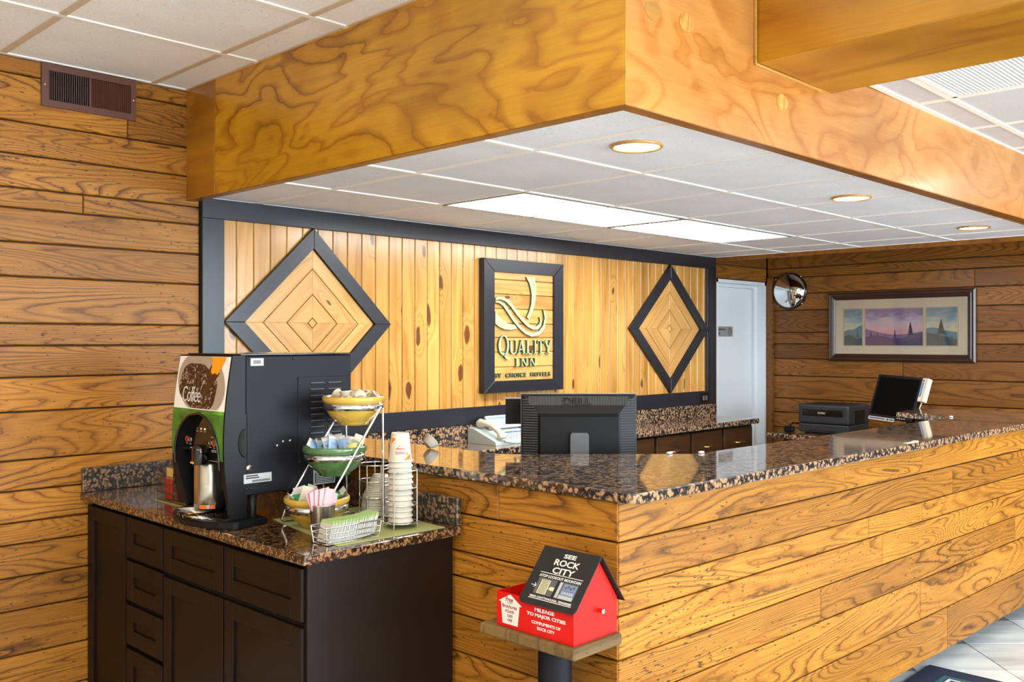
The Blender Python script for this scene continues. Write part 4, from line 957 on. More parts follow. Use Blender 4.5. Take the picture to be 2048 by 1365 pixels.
# spout with its hood
f = MB(); f.lathe([(0.0, 0.066), (0.018, 0.064), (0.026, 0.054), (0.027, 0.042), (0.026, 0.002), (0.024, 0.0), (0.0, 0.0)], (1.518, 2.930, 1.108), 28)
sp_ = put('spout', f, M['black_gloss'], t, (1.52, 2.984, 1.1))
f = MB(); f.box(1.4908, 1.4925, 2.922, 2.944, 1.113, 1.119); put('spout_label', f, M['amber_ink'], sp_, (1.487, 2.984, 1.07))
# brushed steel carafe standing in the bay
f = MB(); f.lathe([(0.0, 0.0), (0.050, 0.0), (0.0525, 0.004), (0.0525, 0.150), (0.046, 0.166), (0.0, 0.166)], (1.583, 2.985, 0.9475), 40); th = put('carafe', f, M['steel'], t, (1.583, 2.985, 0.948), label='brushed steel cylinder with orange caution stickers')
f = MB(); f.box(1.545, 1.60, 2.82, 2.925, 1.118, 1.132, bev=0.002); put('glass_shelf', f, M['steel'], t, (1.58, 2.92, 1.09))
f = MB(); R_ = 0.0532
for a0, a1, m in ((3.55, 3.98, 0), (4.0, 4.2, 1), (4.22, 4.55, 0)):
    k = 6; vs = []
    for i in range(k + 1):
        a = a0 + (a1 - a0) * i / k
        for z in (0.953, 0.966): vs.append((1.583 + R_ * math.cos(a), 2.985 + R_ * math.sin(a), z))
    f.add(vs, [[2 * i, 2 * i + 2, 2 * i + 3, 2 * i + 1] for i in range(k)], m, True)
put('caution_sticker', f, [M['orange_ink'], M['silver_label']], th, (1.583, 2.985, 0.96))
# drip tray: rounded front, squared corner
out = [(1.66, 2.742), (1.545, 2.726), (1.525, 2.728), (1.497, 2.765), (1.472, 2.82), (1.455, 2.88), (1.452, 2.94), (1.462, 3.0), (1.485, 3.06), (1.52, 3.11), (1.56, 3.135), (1.66, 3.14)]
f = MB(); bm = bmesh.new(); fc = bm.faces.new([bm.verts.new((x, y, CZ + 0.0022)) for x, y in out]); r = bmesh.ops.extrude_face_region(bm, geom=[fc])
for v in r['geom']:
    if isinstance(v, bmesh.types.BMVert): v.co.z = 0.9385
bmesh.ops.recalc_face_normals(bm, faces=bm.faces); bmesh.ops.bevel(bm, geom=[e for e in bm.edges if abs(e.verts[0].co.z - e.verts[1].co.z) < 1e-6], offset=0.003, segments=2, affect='EDGES')
f.bm(bm); tr = put('drip_tray', f, M['black_plastic'], t, (1.55, 2.93, CZ))
ribs = MB()
for k in range(13):
    r = 0.030 + k * 0.0095; pts = []
    for i in range(25):
        a = PI * 0.12 + PI * 1.76 * i / 24; x, y = 1.512 + r * math.cos(a) * 0.95, 2.935 + r * 1.15 * math.sin(a)
        if 1.466 + 0.5 * max(0, abs(y - 2.93) - 0.06) < x < 1.60 and 2.76 < y < 3.11: pts.append((x, y, 0.9405))
        else:
            if len(pts) > 2: ribs.tube(pts, 0.0017, 6)
            pts = []
    if len(pts) > 2: ribs.tube(pts, 0.0017, 6)
o = put('tray_grille', ribs, M['steel'], tr, (1.53, 2.93, 0.94)); o['kind'] = 'stuff'
f = MB(); f.tube([(1.490 + 0.020 * math.cos(a), 2.935 + 0.030 * math.sin(a), 0.9415) for a in [2 * PI * i / 28 for i in range(28)]], 0.0022, 8, closed=True); put('cup_ring', f, M['brass'], tr, (1.49, 2.935, 0.94))
for x, y in ((1.628, 2.785), (1.99, 2.785), (1.99, 3.11), (1.70, 3.11)):
    f = MB(); f.lathe([(0.0, 0.0), (0.011, 0.0), (0.012, 0.004), (0.0125, 0.04), (0.016, 0.098), (0.0, 0.098)], (x, y, CZ + 0.0022), 20); put('leg', f, M['black_plastic'], t, (x, y, CZ))
f = MB(); f.tube([(1.5935, ma - 0.0035, 1.185 + 0.040 * math.cos(a)) if False else (1.592 - 0.021 * math.sin(a), ma - 0.001, 1.185 + 0.044 * math.cos(a)) for a in [PI * i / 14 for i in range(15)]], 0.0035, 8); f.poly([(1.592 - 0.019 * math.sin(a), ma - 0.0005, 1.185 + 0.041 * math.cos(a)) for a in [PI * i / 14 for i in range(15)]], (0, -1, 0), 0.0012, 1)
put('door_pull', f, [M['black_satin'], M['void']], t, (1.58, ma, 1.185))

# ------------------------------------------------------------------ wire basket with snack packets
bx0, bx1, by0, by1, bz1 = 1.622, 1.760, 3.205, 3.462, 1.010
bz0 = CZ + 0.0022
t = thing('wire_basket', 'brown wire basket left of the coffee machine, filled with red packets', 'basket', ((bx0 + bx1) / 2, (by0 + by1) / 2, bz0))
for i, z in enumerate((bz0 + 0.002, bz0 + 0.032, bz0 + 0.064, bz1)):
    f = MB(); f.tube([(bx0, by0, z), (bx0, by1, z), (bx1, by1, z), (bx1, by0, z)], 0.0019, 6, closed=True); put('hoop', f, M['brown_metal'], t, (bx0, by0, z))
for i in range(9):
    y = by0 + (by1 - by0) * i / 8
    f = MB(); f.tube([(bx0, y, bz1), (bx0, y, bz0 + 0.002), (bx1, y, bz0 + 0.002), (bx1, y, bz1)], 0.0016, 6); put('wire', f, M['brown_metal'], t, (bx0, y, bz0))
for i in range(1, 5):
    x = bx0 + (bx1 - bx0) * i / 5
    f = MB(); f.tube([(x, by0, bz1), (x, by0, bz0 + 0.002), (x, by1, bz0 + 0.002), (x, by1, bz1)], 0.0016, 6); put('wire', f, M['brown_metal'], t, (x, by0, bz0))
def packet_mesh(w, h, th, mats, name, band=0.35):
    """pillow packet standing in local XZ (width X), coloured band below, crimped ends"""
    f = MB(); nx, nz = 4, 6; vs = []; idx = {}
    for sgn in (-1, 1):
        for j in range(nz + 1):
            for i in range(nx + 1):
                u, v = i / nx, j / nz; b = (math.sin(PI * u) * math.sin(PI * min(1, max(0, (v - 0.08) / 0.84)))) ** 0.5 * th / 2 if 0.08 < v < 0.92 else 0.0004
                idx[sgn, i, j] = len(vs); vs.append(((u - .5) * w, sgn * max(b, 0.0004), v * h))
    for sgn in (-1, 1):
        for j in range(nz):
            for i in range(nx): f.add([vs[idx[sgn, a, b]] for a, b in ((i, j), (i + 1, j), (i + 1, j + 1), (i, j + 1))], [[0, 1, 2, 3]], 0 if (j + .5) / nz > band else 1, False)
    return f.mesh(name, mats)
pm = packet_mesh(0.064, 0.116, 0.018, [M['kraft'], M['red_ink']], 'snack_packet', 0.74)
labs = ['red and kraft snack packet standing at the left end of the wire basket', 'red and kraft snack packet second from the left in the wire basket', 'red and kraft snack packet in the middle of the wire basket', 'red and kraft snack packet beside the black machine in the wire basket', 'red and kraft snack packet tipped at the back of the wire basket']
for i, (x, y, rz, tilt, h) in enumerate(((1.645, 3.420, 1.50, 0.05, 0.0), (1.662, 3.352, 1.66, -0.06, 0.0), (1.683, 3.408, 1.52, 0.03, 0.006), (1.655, 3.268, 1.62, 0.05, 0.0), (1.722, 3.39, 1.62, -0.10, 0.012))):
    o = link('snack_packet', pm, None, (x, y, bz0 + 0.0045 + h)); o.rotation_euler = (tilt, 0, rz)
    tag(o, labs[i], 'packet', 'snack packets in the wire basket')

# ------------------------------------------------------------------ three-tier bowl stand
BW = [(1.915, 2.615, 1.322, 0.106), (1.832, 2.607, 1.160, 0.106), (1.750, 2.590, 1.003, 0.106)]
t = thing('bowl_stand', 'chrome three tier wire stand holding stoneware bowls beside the coffee machine', 'stand', (1.83, 2.6, CZ))
for (x, y, z, r) in BW:
    f = MB(); f.lathe([(r - 0.0095, -0.034), (r - 0.0065, -0.013), (r - 0.0025, -0.013), (r - 0.0045, -0.034), (r - 0.0095, -0.034)], (x, y, z), 48); put('band', f, M['chrome'], t, (x, y, z - 0.02))
zf = CZ + 0.0022 + 0.003
for s in (-1, 1):
    y = 2.605 + s * 0.104
    f = MB(); f.tube([(1.955, y, zf), (1.70, y, zf), (1.692, y, zf + 0.012), (1.722, y, zf + 0.075), (1.942, y, 1.300)], 0.0042, 10); put('leg', f, M['chrome'], t, (1.7, y, 1.1))
    f = MB(); f.tube([(1.955, y, zf), (1.950, y, 1.296)], 0.0038, 10); put('back_post', f, M['chrome'], t, (1.955, y, 1.1))
f = MB(); f.tube([(1.955, 2.501, zf), (1.955, 2.709, zf)], 0.0038, 10); put('foot_bar', f, M['chrome'], t, (1.955, 2.605, zf))
def bowl(x, y, z, r, m, label):
    f = MB(); k = r / 0.106
    f.lathe([(0.0, -0.086), (0.051 * k, -0.086), (0.053 * k, -0.078), (0.066 * k, -0.070), (0.083 * k, -0.053), (0.0945 * k, -0.034), (0.0985 * k, -0.012), (0.103 * k, -0.008), (0.1065 * k, -0.004), (0.1065 * k, 0.008), (0.104 * k, 0.012), (0.100 * k, 0.011), (0.096 * k, 0.004), (0.088 * k, -0.032), (0.060 * k, -0.064), (0.0, -0.070)], (x, y, z), 56)
    f2 = MB()
    o = put('bowl', f, m, None, (x, y, z - 0.086)); tag(o, label, 'bowl', 'stoneware bowls on the chrome stand'); return o
bowl(*BW[0], M['yellow'], 'yellow stoneware bowl of creamers on the top tier'); bowl(*BW[1], M['green'], 'green stoneware bowl of blue packets on the middle tier'); bowl(*BW[2], M['yellow'], 'yellow stoneware bowl of green packets on the bottom tier')
# creamers
cf = MB(); cf.lathe([(0.0, 0.0), (0.013, 0.0), (0.017, 0.019), (0.0205, 0.020), (0.0205, 0.022), (0.0, 0.022)], (0, 0, 0), 18, 0)
cf.lathe([(0.0, 0.0222), (0.010, 0.0222)], (0, 0, 0), 14, 1)
cm = cf.mesh('creamer_cup', [M['cream'], M['cream']])
cf = MB(); cf.lathe([(0.0, 0.0), (0.013, 0.0), (0.017, 0.019), (0.0205, 0.020), (0.0205, 0.022), (0.0, 0.022)], (0, 0, 0), 18, 0); cf.lathe([(0.0, 0.0222), (0.010, 0.0222)], (0, 0, 0), 14, 1)
cm2 = cf.mesh('creamer_cup', [M['cream'], M['red_ink']])
rng = random.Random(3)
x, y, z, r = BW[0]
for i in range(18):
    a = rng.uniform(0, 2 * PI); d = 0.066 * math.sqrt(rng.random()); lay = (i // 10)
    o = link('creamer_cup', cm2 if i % 5 == 1 else cm, None, (x + d * math.cos(a), y + d * math.sin(a), z - 0.016 + lay * 0.017 + rng.uniform(0, 0.006)))
    o.rotation_euler = (rng.uniform(-1.2, 1.2), rng.uniform(-1.2, 1.2), rng.uniform(0, 6))
    tag(o, 'small cream coloured creamer cup heaped in the top yellow bowl', 'creamer', 'creamer cups in the top bowl')
pk = {}
for nm, mats in (('blue', [M['paper'], M['blue_paper']]), ('yellow', [M['paper'], M['yellow_paper']]), ('green', [M['paper'], M['green_paper']]), ('pink', [M['pink_paper'], M['pink_paper']]), ('white', [M['cream'], M['cream']])):
    pk[nm] = packet_mesh(0.036, 0.062, 0.006, mats, 'sweetener_packet', {'blue': 0.9, 'yellow': 0.9, 'green': 0.65, 'pink': 0.9, 'white': 0.9}[nm])
def heap(bw, spec, catlabel, group, r_=0.062):
    x, y, z, r = bw; i = 0
    for nm, n, lab in spec:
        for k in range(n):
            a = rng.uniform(0, 2 * PI); d = r_ * math.sqrt(rng.random())
            if nm == 'yellow': a = rng.choice([1.9, -1.0]) + rng.uniform(-0.5, 0.5); d = 0.07
            o = link('sweetener_packet', pk[nm], None, (x + d * math.cos(a), y + d * math.sin(a), z - 0.024 + rng.uniform(0, 0.016)))
            o.rotation_euler = (rng.uniform(-1.05, 1.05), rng.uniform(-0.6, 0.6), rng.uniform(-2.4, 0.8))
            tag(o, lab, 'packet', group); i += 1
heap(BW[1], [('blue', 18, 'pale blue sweetener packet heaped in the green bowl'), ('yellow', 8, 'yellow sweetener packet heaped in the green bowl')], '', 'packets in the green bowl')
heap(BW[2], [('green', 14, 'green striped sweetener packet heaped in the bottom yellow bowl'), ('white', 5, 'cream sweetener packet heaped in the bottom yellow bowl')], '', 'packets in the bottom yellow bowl')
# steel tumbler of pink packets
t = thing('steel_tumbler', 'brushed steel tumbler full of pink packets in front of the bowls', 'tumbler', (1.690, 2.472, CZ + 0.0022))
f = MB(); f.lathe([(0.0, 0.0), (0.031, 0.0), (0.033, 0.003), (0.0405, 0.092), (0.0412, 0.094), (0.0395, 0.094), (0.032, 0.006), (0.0, 0.006)], (1.690, 2.472, CZ + 0.0022), 40); put('cup', f, M['steel'], t, (1.69, 2.472, CZ))
for i in range(22):
    u = i / 21 - 0.5; yy = -0.026 + (i % 2) * 0.024 + rng.uniform(-.003, .003)
    q = Vector((u * 0.044, yy * 0.6))
    # stand in a fan, faces towards the room
    c = Vector((1.690, 2.472, 0)) + Vector((0.717, -0.697, 0)) * q.x + Vector((-0.697, -0.717, 0)) * (-q.y)
    o = link('pink_packet', pk['pink'], None, (c.x, c.y, CZ + 0.068 + rng.uniform(0, .006) + (0.012 if i % 2 == 0 else 0)))
    o.rotation_euler = (rng.uniform(-0.1, 0.1), u * 0.62, math.radians(-46) + 0.9 + rng.uniform(-0.2, 0.2))
    tag(o, '%s pink packet along the fan standing in the steel tumbler' % ORD[i], 'packet', 'pink packets in the steel tumbler')
# napkin tray: wire rack of tea packets
t = thing('wire_tray', 'long low chrome wire tray of tea packets at the front of the counter', 'tray', (1.70, 2.355, CZ))
tx0, tx1, ty0, ty1 = 1.600, 1.792, 2.318, 2.386; tz = CZ + 0.0035
for i, z in enumerate((tz, tz + 0.016, tz + 0.032, tz + 0.050)):
    e = i * 0.002; f = MB(); f.tube([(tx0 - e, ty0 - e, z), (tx1 + e, ty0 - e, z), (tx1 + e, ty1 + e, z), (tx0 - e, ty1 + e, z)], 0.0017 if i < 3 else 0.0024, 8, closed=True); put('hoop', f, M['chrome'], t, (tx0, ty0, z))
for x, y in ((tx0, ty0), (tx1, ty0), (tx1, ty1), (tx0, ty1)):
    f = MB(); f.tube([(x, y, tz), (x + (0.006 if x > 1.7 else -0.006), y + (0.006 if y > 2.35 else -0.006), tz + 0.051)], 0.0022, 8); put('corner_post', f, M['chrome'], t, (x, y, tz))
tm = MB(); tm.box(-0.0014, 0.0014, -0.031, 0.031, 0.0, 0.066, bev=0.0004); tm.box(-0.0015, 0.0015, -0.0312, 0.0312, 0.0665, 0.0672, mat=1)
tp = MB(); tp.box(-0.0012, 0.0012, -0.0305, 0.0305, 0.0, 0.056); tp.add([(-0.0013, -0.0305, 0.056), (0.0013, -0.0305, 0.056), (0.0013, 0.0305, 0.056), (-0.0013, 0.0305, 0.056), (-0.0004, -0.029, 0.066), (0.0004, -0.029, 0.066), (0.0004, 0.029, 0.066), (-0.0004, 0.029, 0.066)], [[0, 1, 5, 4], [1, 2, 6, 5], [2, 3, 7, 6], [3, 0, 4, 7], [4, 5, 6, 7]], 1)
tpm = tp.mesh('tea_packet', [M['paper'], M['palegreen']])
M['striped'] = plain('white_striped_packet', srgb(232, 236, 238), 0.5)
for i in range(34):
    x = tx0 + 0.010 + i * (tx1 - tx0 - 0.026) / 33
    o = link('tea_packet', tpm, None, (x, 2.352, tz + 0.0025 + 0.008 * max(0, (i - 16) / 17) ** 2)); o.rotation_euler = (0, 0.30 + rng.uniform(-0.03, 0.03), 0)
    tag(o, '%s tea packet from the front end of the chrome wire tray' % ORD[i], 'packet', 'tea packets in the wire tray')

# ------------------------------------------------------------------ cup rack, cups, lids
rz = CZ + 0.0022
t = thing('cup_rack', 'chrome twin wire rack holding paper cups and lids on the lime mat', 'rack', (1.93, 2.43, rz))
CC = [(1.931, 2.384), (1.970, 2.562)]
for q, (x, y) in enumerate(CC):
    for z in ((rz + 0.018), (rz + 0.075), (rz + 0.130), (rz + 0.185)):
        full = q == 1 or z < rz + 0.02
        hr = 0.055 if q == 0 else 0.0565
        pts = [(x + hr * math.cos(a), y + hr * math.sin(a), z) for a in [3.65 + (2 * PI if full else 5.1) * i / 30 for i in range(30 if full else 31)]]
        f = MB(); f.tube(pts, 0.0022, 8, closed=full); put('hoop', f, M['chrome'], t, (x, y, z))
    for a in ((3.65, 5.35, 0.9, 2.45) if q == 0 else (3.49, 2.34, 1.0, 4.35)):
        hr = 0.0555 if q == 0 else 0.057
        px, py = x + hr * math.cos(a), y + hr * math.sin(a)
        f = MB(); f.tube([(px, py, rz + 0.001), (px, py, rz + 0.187)], 0.0026, 8); put('post', f, M['chrome'], t, (px, py, rz))
f = MB(); f.lathe([(0.0, 0.016), (0.052, 0.016), (0.052, 0.0175), (0.0, 0.0175)], (CC[0][0], CC[0][1], rz), 30); f.lathe([(0.0, 0.016), (0.054, 0.016), (0.054, 0.0175), (0.0, 0.0175)], (CC[1][0], CC[1][1], rz), 30); put('base_plate', f, M['chrome'], t, (1.93, 2.43, rz))
f = MB()
for dz in (0.018, 0.185): f.tube([(CC[0][0] + 0.012, CC[0][1] + 0.054, rz + dz), (CC[1][0] - 0.012, CC[1][1] - 0.054, rz + dz)], 0.0024, 8)
put('link_bar', f, M['chrome'], t, (1.96, 2.47, rz))
cupf = MB(); cupf.lathe([(0.0375, 0.0), (0.0410, 0.0005), (0.0415, 0.0028), (0.0405, 0.0048), (0.0372, 0.0054), (0.0285, 0.092), (0.027, 0.0925), (0.0265, 0.088), (0.0, 0.088)], (0, 0, 0), 36)
cupf.lathe([(0.0385, 0.0), (0.036, 0.002), (0.026, 0.086)], (0, 0, 0), 36)
cupm = cupf.mesh('paper_cup', M['plastic_cup'])
ncup = 12; pitch = 0.0178
lab_cup = ['ivory paper cup %s in the inverted stack in the rack' % w for w in ('at the very bottom', 'second from the bottom', 'third from the bottom', 'fourth from the bottom', 'fifth from the bottom', 'sixth from the bottom', 'sixth from the top', 'fifth from the top', 'fourth from the top', 'third from the top', 'second from the top')] + ['topmost ivory paper cup of the stack, with orange upside down print']
for i in range(ncup):
    x, y = CC[0]; z = rz + 0.018 + i * pitch
    o = link('paper_cup', cupm, None, (x + rng.uniform(-.0008, .0008), y + rng.uniform(-.0008, .0008), z)); tag(o, lab_cup[i], 'cup', 'stacked paper cups')
top = o
zt = rz + 0.018 + (ncup - 1) * pitch
# print wrapped on the top cup (upside down, as it stands inverted)
def cup_r(h): return 0.0378 - (h - 0.0045) / (0.092 - 0.0045) * (0.0378 - 0.0285) + 0.0004
def wrap(mb, V, Fc, ang0, mat):
    vs = []
    for s, h in V:
        r = cup_r(h); a = ang0 + s / 0.033
        vs.append((CC[0][0] + r * math.cos(a), CC[0][1] + r * math.sin(a), zt + h))
    mb.add(vs, Fc, mat)
ca = math.atan2(-CC[0][1], -CC[0][0])
pr = MB()
for txt, w, h, hc, s0 in (('CHOICE', 0.032, 0.0085, 0.030, 0.0005), ('privileges', 0.028, 0.0095, 0.0435, -0.001), ('REWARDS', 0.012, 0.002, 0.0525, -0.004)):
    V, Fc = text_bm(txt, 0, 0.012, 1.0, 0.0); xs = [p.x for p in V]; ys_ = [p.y for p in V]
    x0, x1, y0, y1 = min(xs), max(xs), min(ys_), max(ys_)
    wrap(pr, [(s0 - (((p.x - x0) / (x1 - x0)) - 0.5) * w, hc - (((p.y - y0) / (y1 - y0)) - 0.5) * h) for p in V], Fc, ca, 0)
def tri(pts):
    n = 6; V = []; Fc = []
    a, b, c = pts
    for i in range(n + 1):
        for j in range(n + 1):
            u, v = i / n, j / n; V.append((a[0] + (b[0] - a[0]) * u + ((c[0] - a[0]) + (a[0] - b[0]) * 0) * v * (1 - u), a[1] + (b[1] - a[1]) * u + (c[1] - a[1]) * v * (1 - u)))
    for i in range(n):
        for j in range(n): Fc.append([i * (n + 1) + j, (i + 1) * (n + 1) + j, (i + 1) * (n + 1) + j + 1, i * (n + 1) + j + 1])
    wrap(pr, V, Fc, ca, 1)
tri([(-0.034, 0.058), (-0.016, 0.076), (-0.034, 0.078)]); tri([(0.010, 0.008), (0.034, 0.008), (0.034, 0.028)]); tri([(0.018, 0.024), (0.024, 0.024), (0.024, 0.036)])
put('cup_print', pr, [M['red_ink'], M['orange_ink']], top, (CC[0][0], CC[0][1], zt))
lidf = MB(); lidf.lathe([(0.0, 0.008), (0.030, 0.008), (0.033, 0.009), (0.036, 0.002), (0.041, 0.001), (0.0425, -0.001), (0.0425, -0.0028), (0.040, -0.003)], (0, 0, 0), 32); lidm = lidf.mesh('lid', M['plastic_cup'])
for i in range(22):
    x, y = CC[1]; z = rz + 0.022 + i * 0.0056; o = link('lid', lidm, None, (x - 0.003 + 0.0022 * (i / 21) ** 2 * 10, y, z)); s = 1.16 - 0.42 * (max(0, i - 6) / 15) ** 1.5; o.scale = (s, s, 1); o.rotation_euler = (rng.uniform(-.02, .02), 0.06 * i / 21, 0)
    tag(o, '%s ivory cup lid from the bottom of the domed stack in the rack' % ORD[i], 'lid', 'stacked cup lids')

# pale ridged bowl leaning at the inner edge of the tall counter
t_ = MB(); pr_ = [(0.0, 0.0)]
ax_ = (Vector((0.697, -0.717, 0)) * 0.62 + Vector((0.717, 0.697, 0)) * 0.35 + Z_ * 0.62).normalized()
rot = Matrix.Translation((2.395, 2.775, 1.13)) @ ax_.to_track_quat('Z', 'Y').to_matrix().to_4x4() @ Matrix.Scale(0.72, 4)
vs = MB(); vs.lathe([(0.0, -0.026), (0.026, -0.026), (0.030, -0.02), (0.037, -0.008), (0.0385, -0.006), (0.043, 0.010), (0.047, 0.016), (0.048, 0.018), (0.046, 0.019), (0.040, 0.006), (0.030, -0.016), (0.0, -0.020)], (0, 0, 0), 36)
vs.v = [tuple(rot @ Vector(v)) for v in vs.v]
zmin = min(v[2] for v in vs.v); vs.v = [(a, b, c - zmin + 1.1006) for a, b, c in vs.v]
o = put('ridged_bowl', vs, M['plastic_cup'], None, (2.395, 2.775, 1.1)); tag(o, 'small pale ridged bowl tilted on the tall granite ledge behind the paper cups', 'bowl')

# small white clips along the inner granite edge and a paper scrap
for (x, y, lab) in ((2.905, 2.010, 'small white clip on the inner granite edge right of the monitor'), (3.005, 1.937, 'small white clip where the chamfered granite edge meets the long edge'), (5.385, 1.868, 'small white corner bumper on the granite at the far inner corner')):
    f = MB(); f.box(x - 0.012, x + 0.012, y - 0.007, y + 0.007, 1.1004, 1.108, bev=0.002); o = put('edge_clip', f, M['white_paint'], None, (x, y, 1.1)); tag(o, lab, 'clip')
f = MB(); f.poly([(3.87, 1.515, 1.1004), (3.95, 1.512, 1.1004), (3.952, 1.530, 1.1004), (3.872, 1.533, 1.1004)], (0, 0, 1), 0.0012); f.poly([(3.955, 1.512, 1.1004), (3.985, 1.512, 1.1004), (3.985, 1.53, 1.1004), (3.955, 1.53, 1.1004)], (0, 0, 1), 0.004)
o = put('paper_slip', f, M['cream'], None, (3.92, 1.52, 1.1)); tag(o, 'tiny cream paper slip near the front edge of the granite counter', 'paper')

# ------------------------------------------------------------------ back of the desk monitor (faces away, square to the camera corner)
mc = Vector((2.835, 2.392, 0)); mu = Vector((0.697, -0.717, 0)); mf = Vector((0.717, 0.697, 0))      # mu: picture right, mf: away
def mp(a, d, z): return mc + mu * a + mf * d + Z_ * z
t = thing('computer_monitor', 'black monitor seen from behind standing in the chamfered corner of the granite counter', 'monitor', (2.835, 2.392, 0.76))
zb, zt_ = 0.985, 1.313; hw = 0.2275
f = MB()      # front bezel slab
f.poly([mp(-hw, 0.0, zb), mp(hw, 0.0, zb), mp(hw, 0.0, zt_), mp(-hw, 0.0, zt_)], mf, 0.030)
put('bezel', f, M['grey_plastic'], t, mc + Z_ * 1.15)
f = MB()      # tapered rear shell
A = [(-hw + .002, zb + .002), (hw - .002, zb + .002), (hw - .002, zt_ - .003), (-hw + .002, zt_ - .003)]; B = [(-0.155, zb + 0.05), (0.155, zb + 0.05), (0.155, zt_ - 0.078), (-0.155, zt_ - 0.078)]
C3 = [(-0.152, zb + 0.055), (0.152, zb + 0.055), (0.152, zt_ - 0.090), (-0.152, zt_ - 0.090)]
vs = [mp(a, -0.0005, z) for a, z in A] + [mp(a, -0.026, z) for a, z in B] + [mp(a, -0.036, z) for a, z in C3]
f.add(vs, [[i, (i + 1) % 4, 4 + (i + 1) % 4, 4 + i] for i in range(4)] + [[4 + i, 4 + (i + 1) % 4, 8 + (i + 1) % 4, 8 + i] for i in range(4)] + [[8, 9, 10, 11]])
rs = put('rear_shell', f, M['black_plastic'], t, mc + Z_ * 1.15)
f = MB()
for k in range(30):   # side vent ribs
    z = zb + 0.012 + k * 0.0100
    for s in (-1, 1):
        lim = hw - 0.006; inner = 0.162
        if z > zt_ - 0.075: inner = 0.162 + (z - (zt_ - 0.075)) / 0.075 * 0.055
        if inner > lim - 0.01: continue
        d0 = -0.0255 * (hw - lim) / (hw - 0.155) - 0.001; d1 = -0.0255 * (hw - inner) / (hw - 0.155) - 0.001
        a, b = s * lim, s * inner
        f.add([mp(a, d0, z), mp(b, d1, z), mp(b, d1 - 0.002, z + 0.004), mp(a, d0 - 0.002, z + 0.004)], [[0, 1, 2, 3]], 0); f.add([mp(a, d0, z + 0.005), mp(b, d1, z + 0.005), mp(b, d1 - 0.002, z + 0.004), mp(a, d0 - 0.002, z + 0.004)], [[0, 1, 2, 3]], 0)
o = put('side_vents', f, M['grey_plastic'], rs, mc + Z_ * 1.1); o['kind'] = 'stuff'
f = MB()
for k in range(64):   # top slots
    a = -0.195 + k * 0.39 / 63; z1 = zt_ - 0.011; z0 = zt_ - 0.045
    if abs(a) > 0.160: z0 = max(z0, zt_ - 0.010 - (hw - abs(a)) * 0.9)
    dd = lambda z: -0.0005 - 0.0255 * (zt_ - .003 - z) / 0.075 - 0.0008
    f.add([mp(a - .0012, dd(z0), z0), mp(a + .0012, dd(z0), z0), mp(a + .0012, dd(z1), z1), mp(a - .0012, dd(z1), z1)], [[0, 1, 2, 3]], 0)
o = put('top_vents', f, M['grey_plastic'], rs, mc + Z_ * 1.3); o['kind'] = 'stuff'
f = MB(); text(f, 'DELL', mp(-0.006, -0.0125, zt_ - 0.030), mu, Vector((0, 0, 1)) + mf * 0.34, 0.112, 0.028, 0.003, 0, 0, 0.045, 1.0); put('lettering', f, M['black_gloss'], rs, mp(0, -0.012, zt_ - 0.03))
f = MB(); f.poly([mp(0.0, -0.037, 0.79), mp(-0.036, -0.037, 0.79)] + [mp(-0.036, -0.037, 1.155), mp(-0.030, -0.037, 1.163), mp(0.030, -0.037, 1.163), mp(0.036, -0.037, 1.155), mp(0.036, -0.037, 0.79)], -mf, 0.024)
put('stand_column', f, M['grey_plastic'], t, mc + Z_ * 0.95)
f = MB(); f.poly([mp(0.14 * math.cos(a), -0.02 + 0.10 * math.sin(a), 0.7605) for a in [2 * PI * i / 28 for i in range(28)]], (0, 0, 1), 0.030); put('stand_foot', f, M['grey_plastic'], t, mc + Z_ * 0.77)
# slim black screen edge just behind it on the left
t = thing('card_terminal', 'slim black panel with a pale top edge behind the left side of the monitor', 'screen', (2.70, 2.70, 0.76))
pc = Vector((2.77, 2.66, 0)) ; pp = lambda a, d, z: pc + mu * a + mf * d + Z_ * z
f = MB(); f.poly([pp(-0.052, 0, 1.18), pp(0.06, 0, 1.18), pp(0.06, 0, 1.283), pp(-0.052, 0, 1.283)], mf, 0.02); put('panel', f, M['black_plastic'], t, pc + Z_ * 1.2)
f = MB(); f.poly([pp(-0.052, 0, 1.2832), pp(0.06, 0, 1.2832), pp(0.06, 0, 1.2875), pp(-0.052, 0, 1.2875)], mf, 0.02); put('top_edge', f, M['silver_label'], t, pc + Z_ * 1.28)
f = MB(); f.cyl(pp(0.03, 0.01, 0.7605), pp(0.03, 0.01, 1.18), 0.012); f.cyl(pp(0.03, 0.01, 0.7605), pp(0.03, 0.01, 0.772), 0.07); put('stand', f, M['black_plastic'], t, pc + Z_ * 0.9)

# ------------------------------------------------------------------ desk telephone
t = thing('desk_phone', 'off white office telephone with handset on the narrow rear granite counter', 'telephone', (3.74, 3.71, bz))
px0, px1, pyf, pyb = 3.575, 3.90, 3.60, 3.822
f = MB(); f.poly([(px0, pyf, bz + 0.001), (px0, pyb, bz + 0.001), (px0, pyb, bz + 0.085), (px0, pyb - 0.05, bz + 0.080), (px0, pyf + 0.01, bz + 0.022), (px0, pyf, bz + 0.014)], (1, 0, 0), px1 - px0); put('base', f, M['phone'], t, (3.74, 3.71, bz))
sl = Vector((0, 0.16, 0.058)).normalized(); nn = Vector((0, -0.058, 0.16)).normalized()
def on(a, s, h=0.001): return Vector((a, pyf + 0.012, bz + 0.0227)) + sl * s + nn * h
f = MB(); f.poly([on(3.675, 0.004), on(3.892, 0.004), on(3.892, 0.108), on(3.675, 0.108)], nn, 0.003); kp = put('keypad', f, M['phone'], t, on(3.78, 0.05))
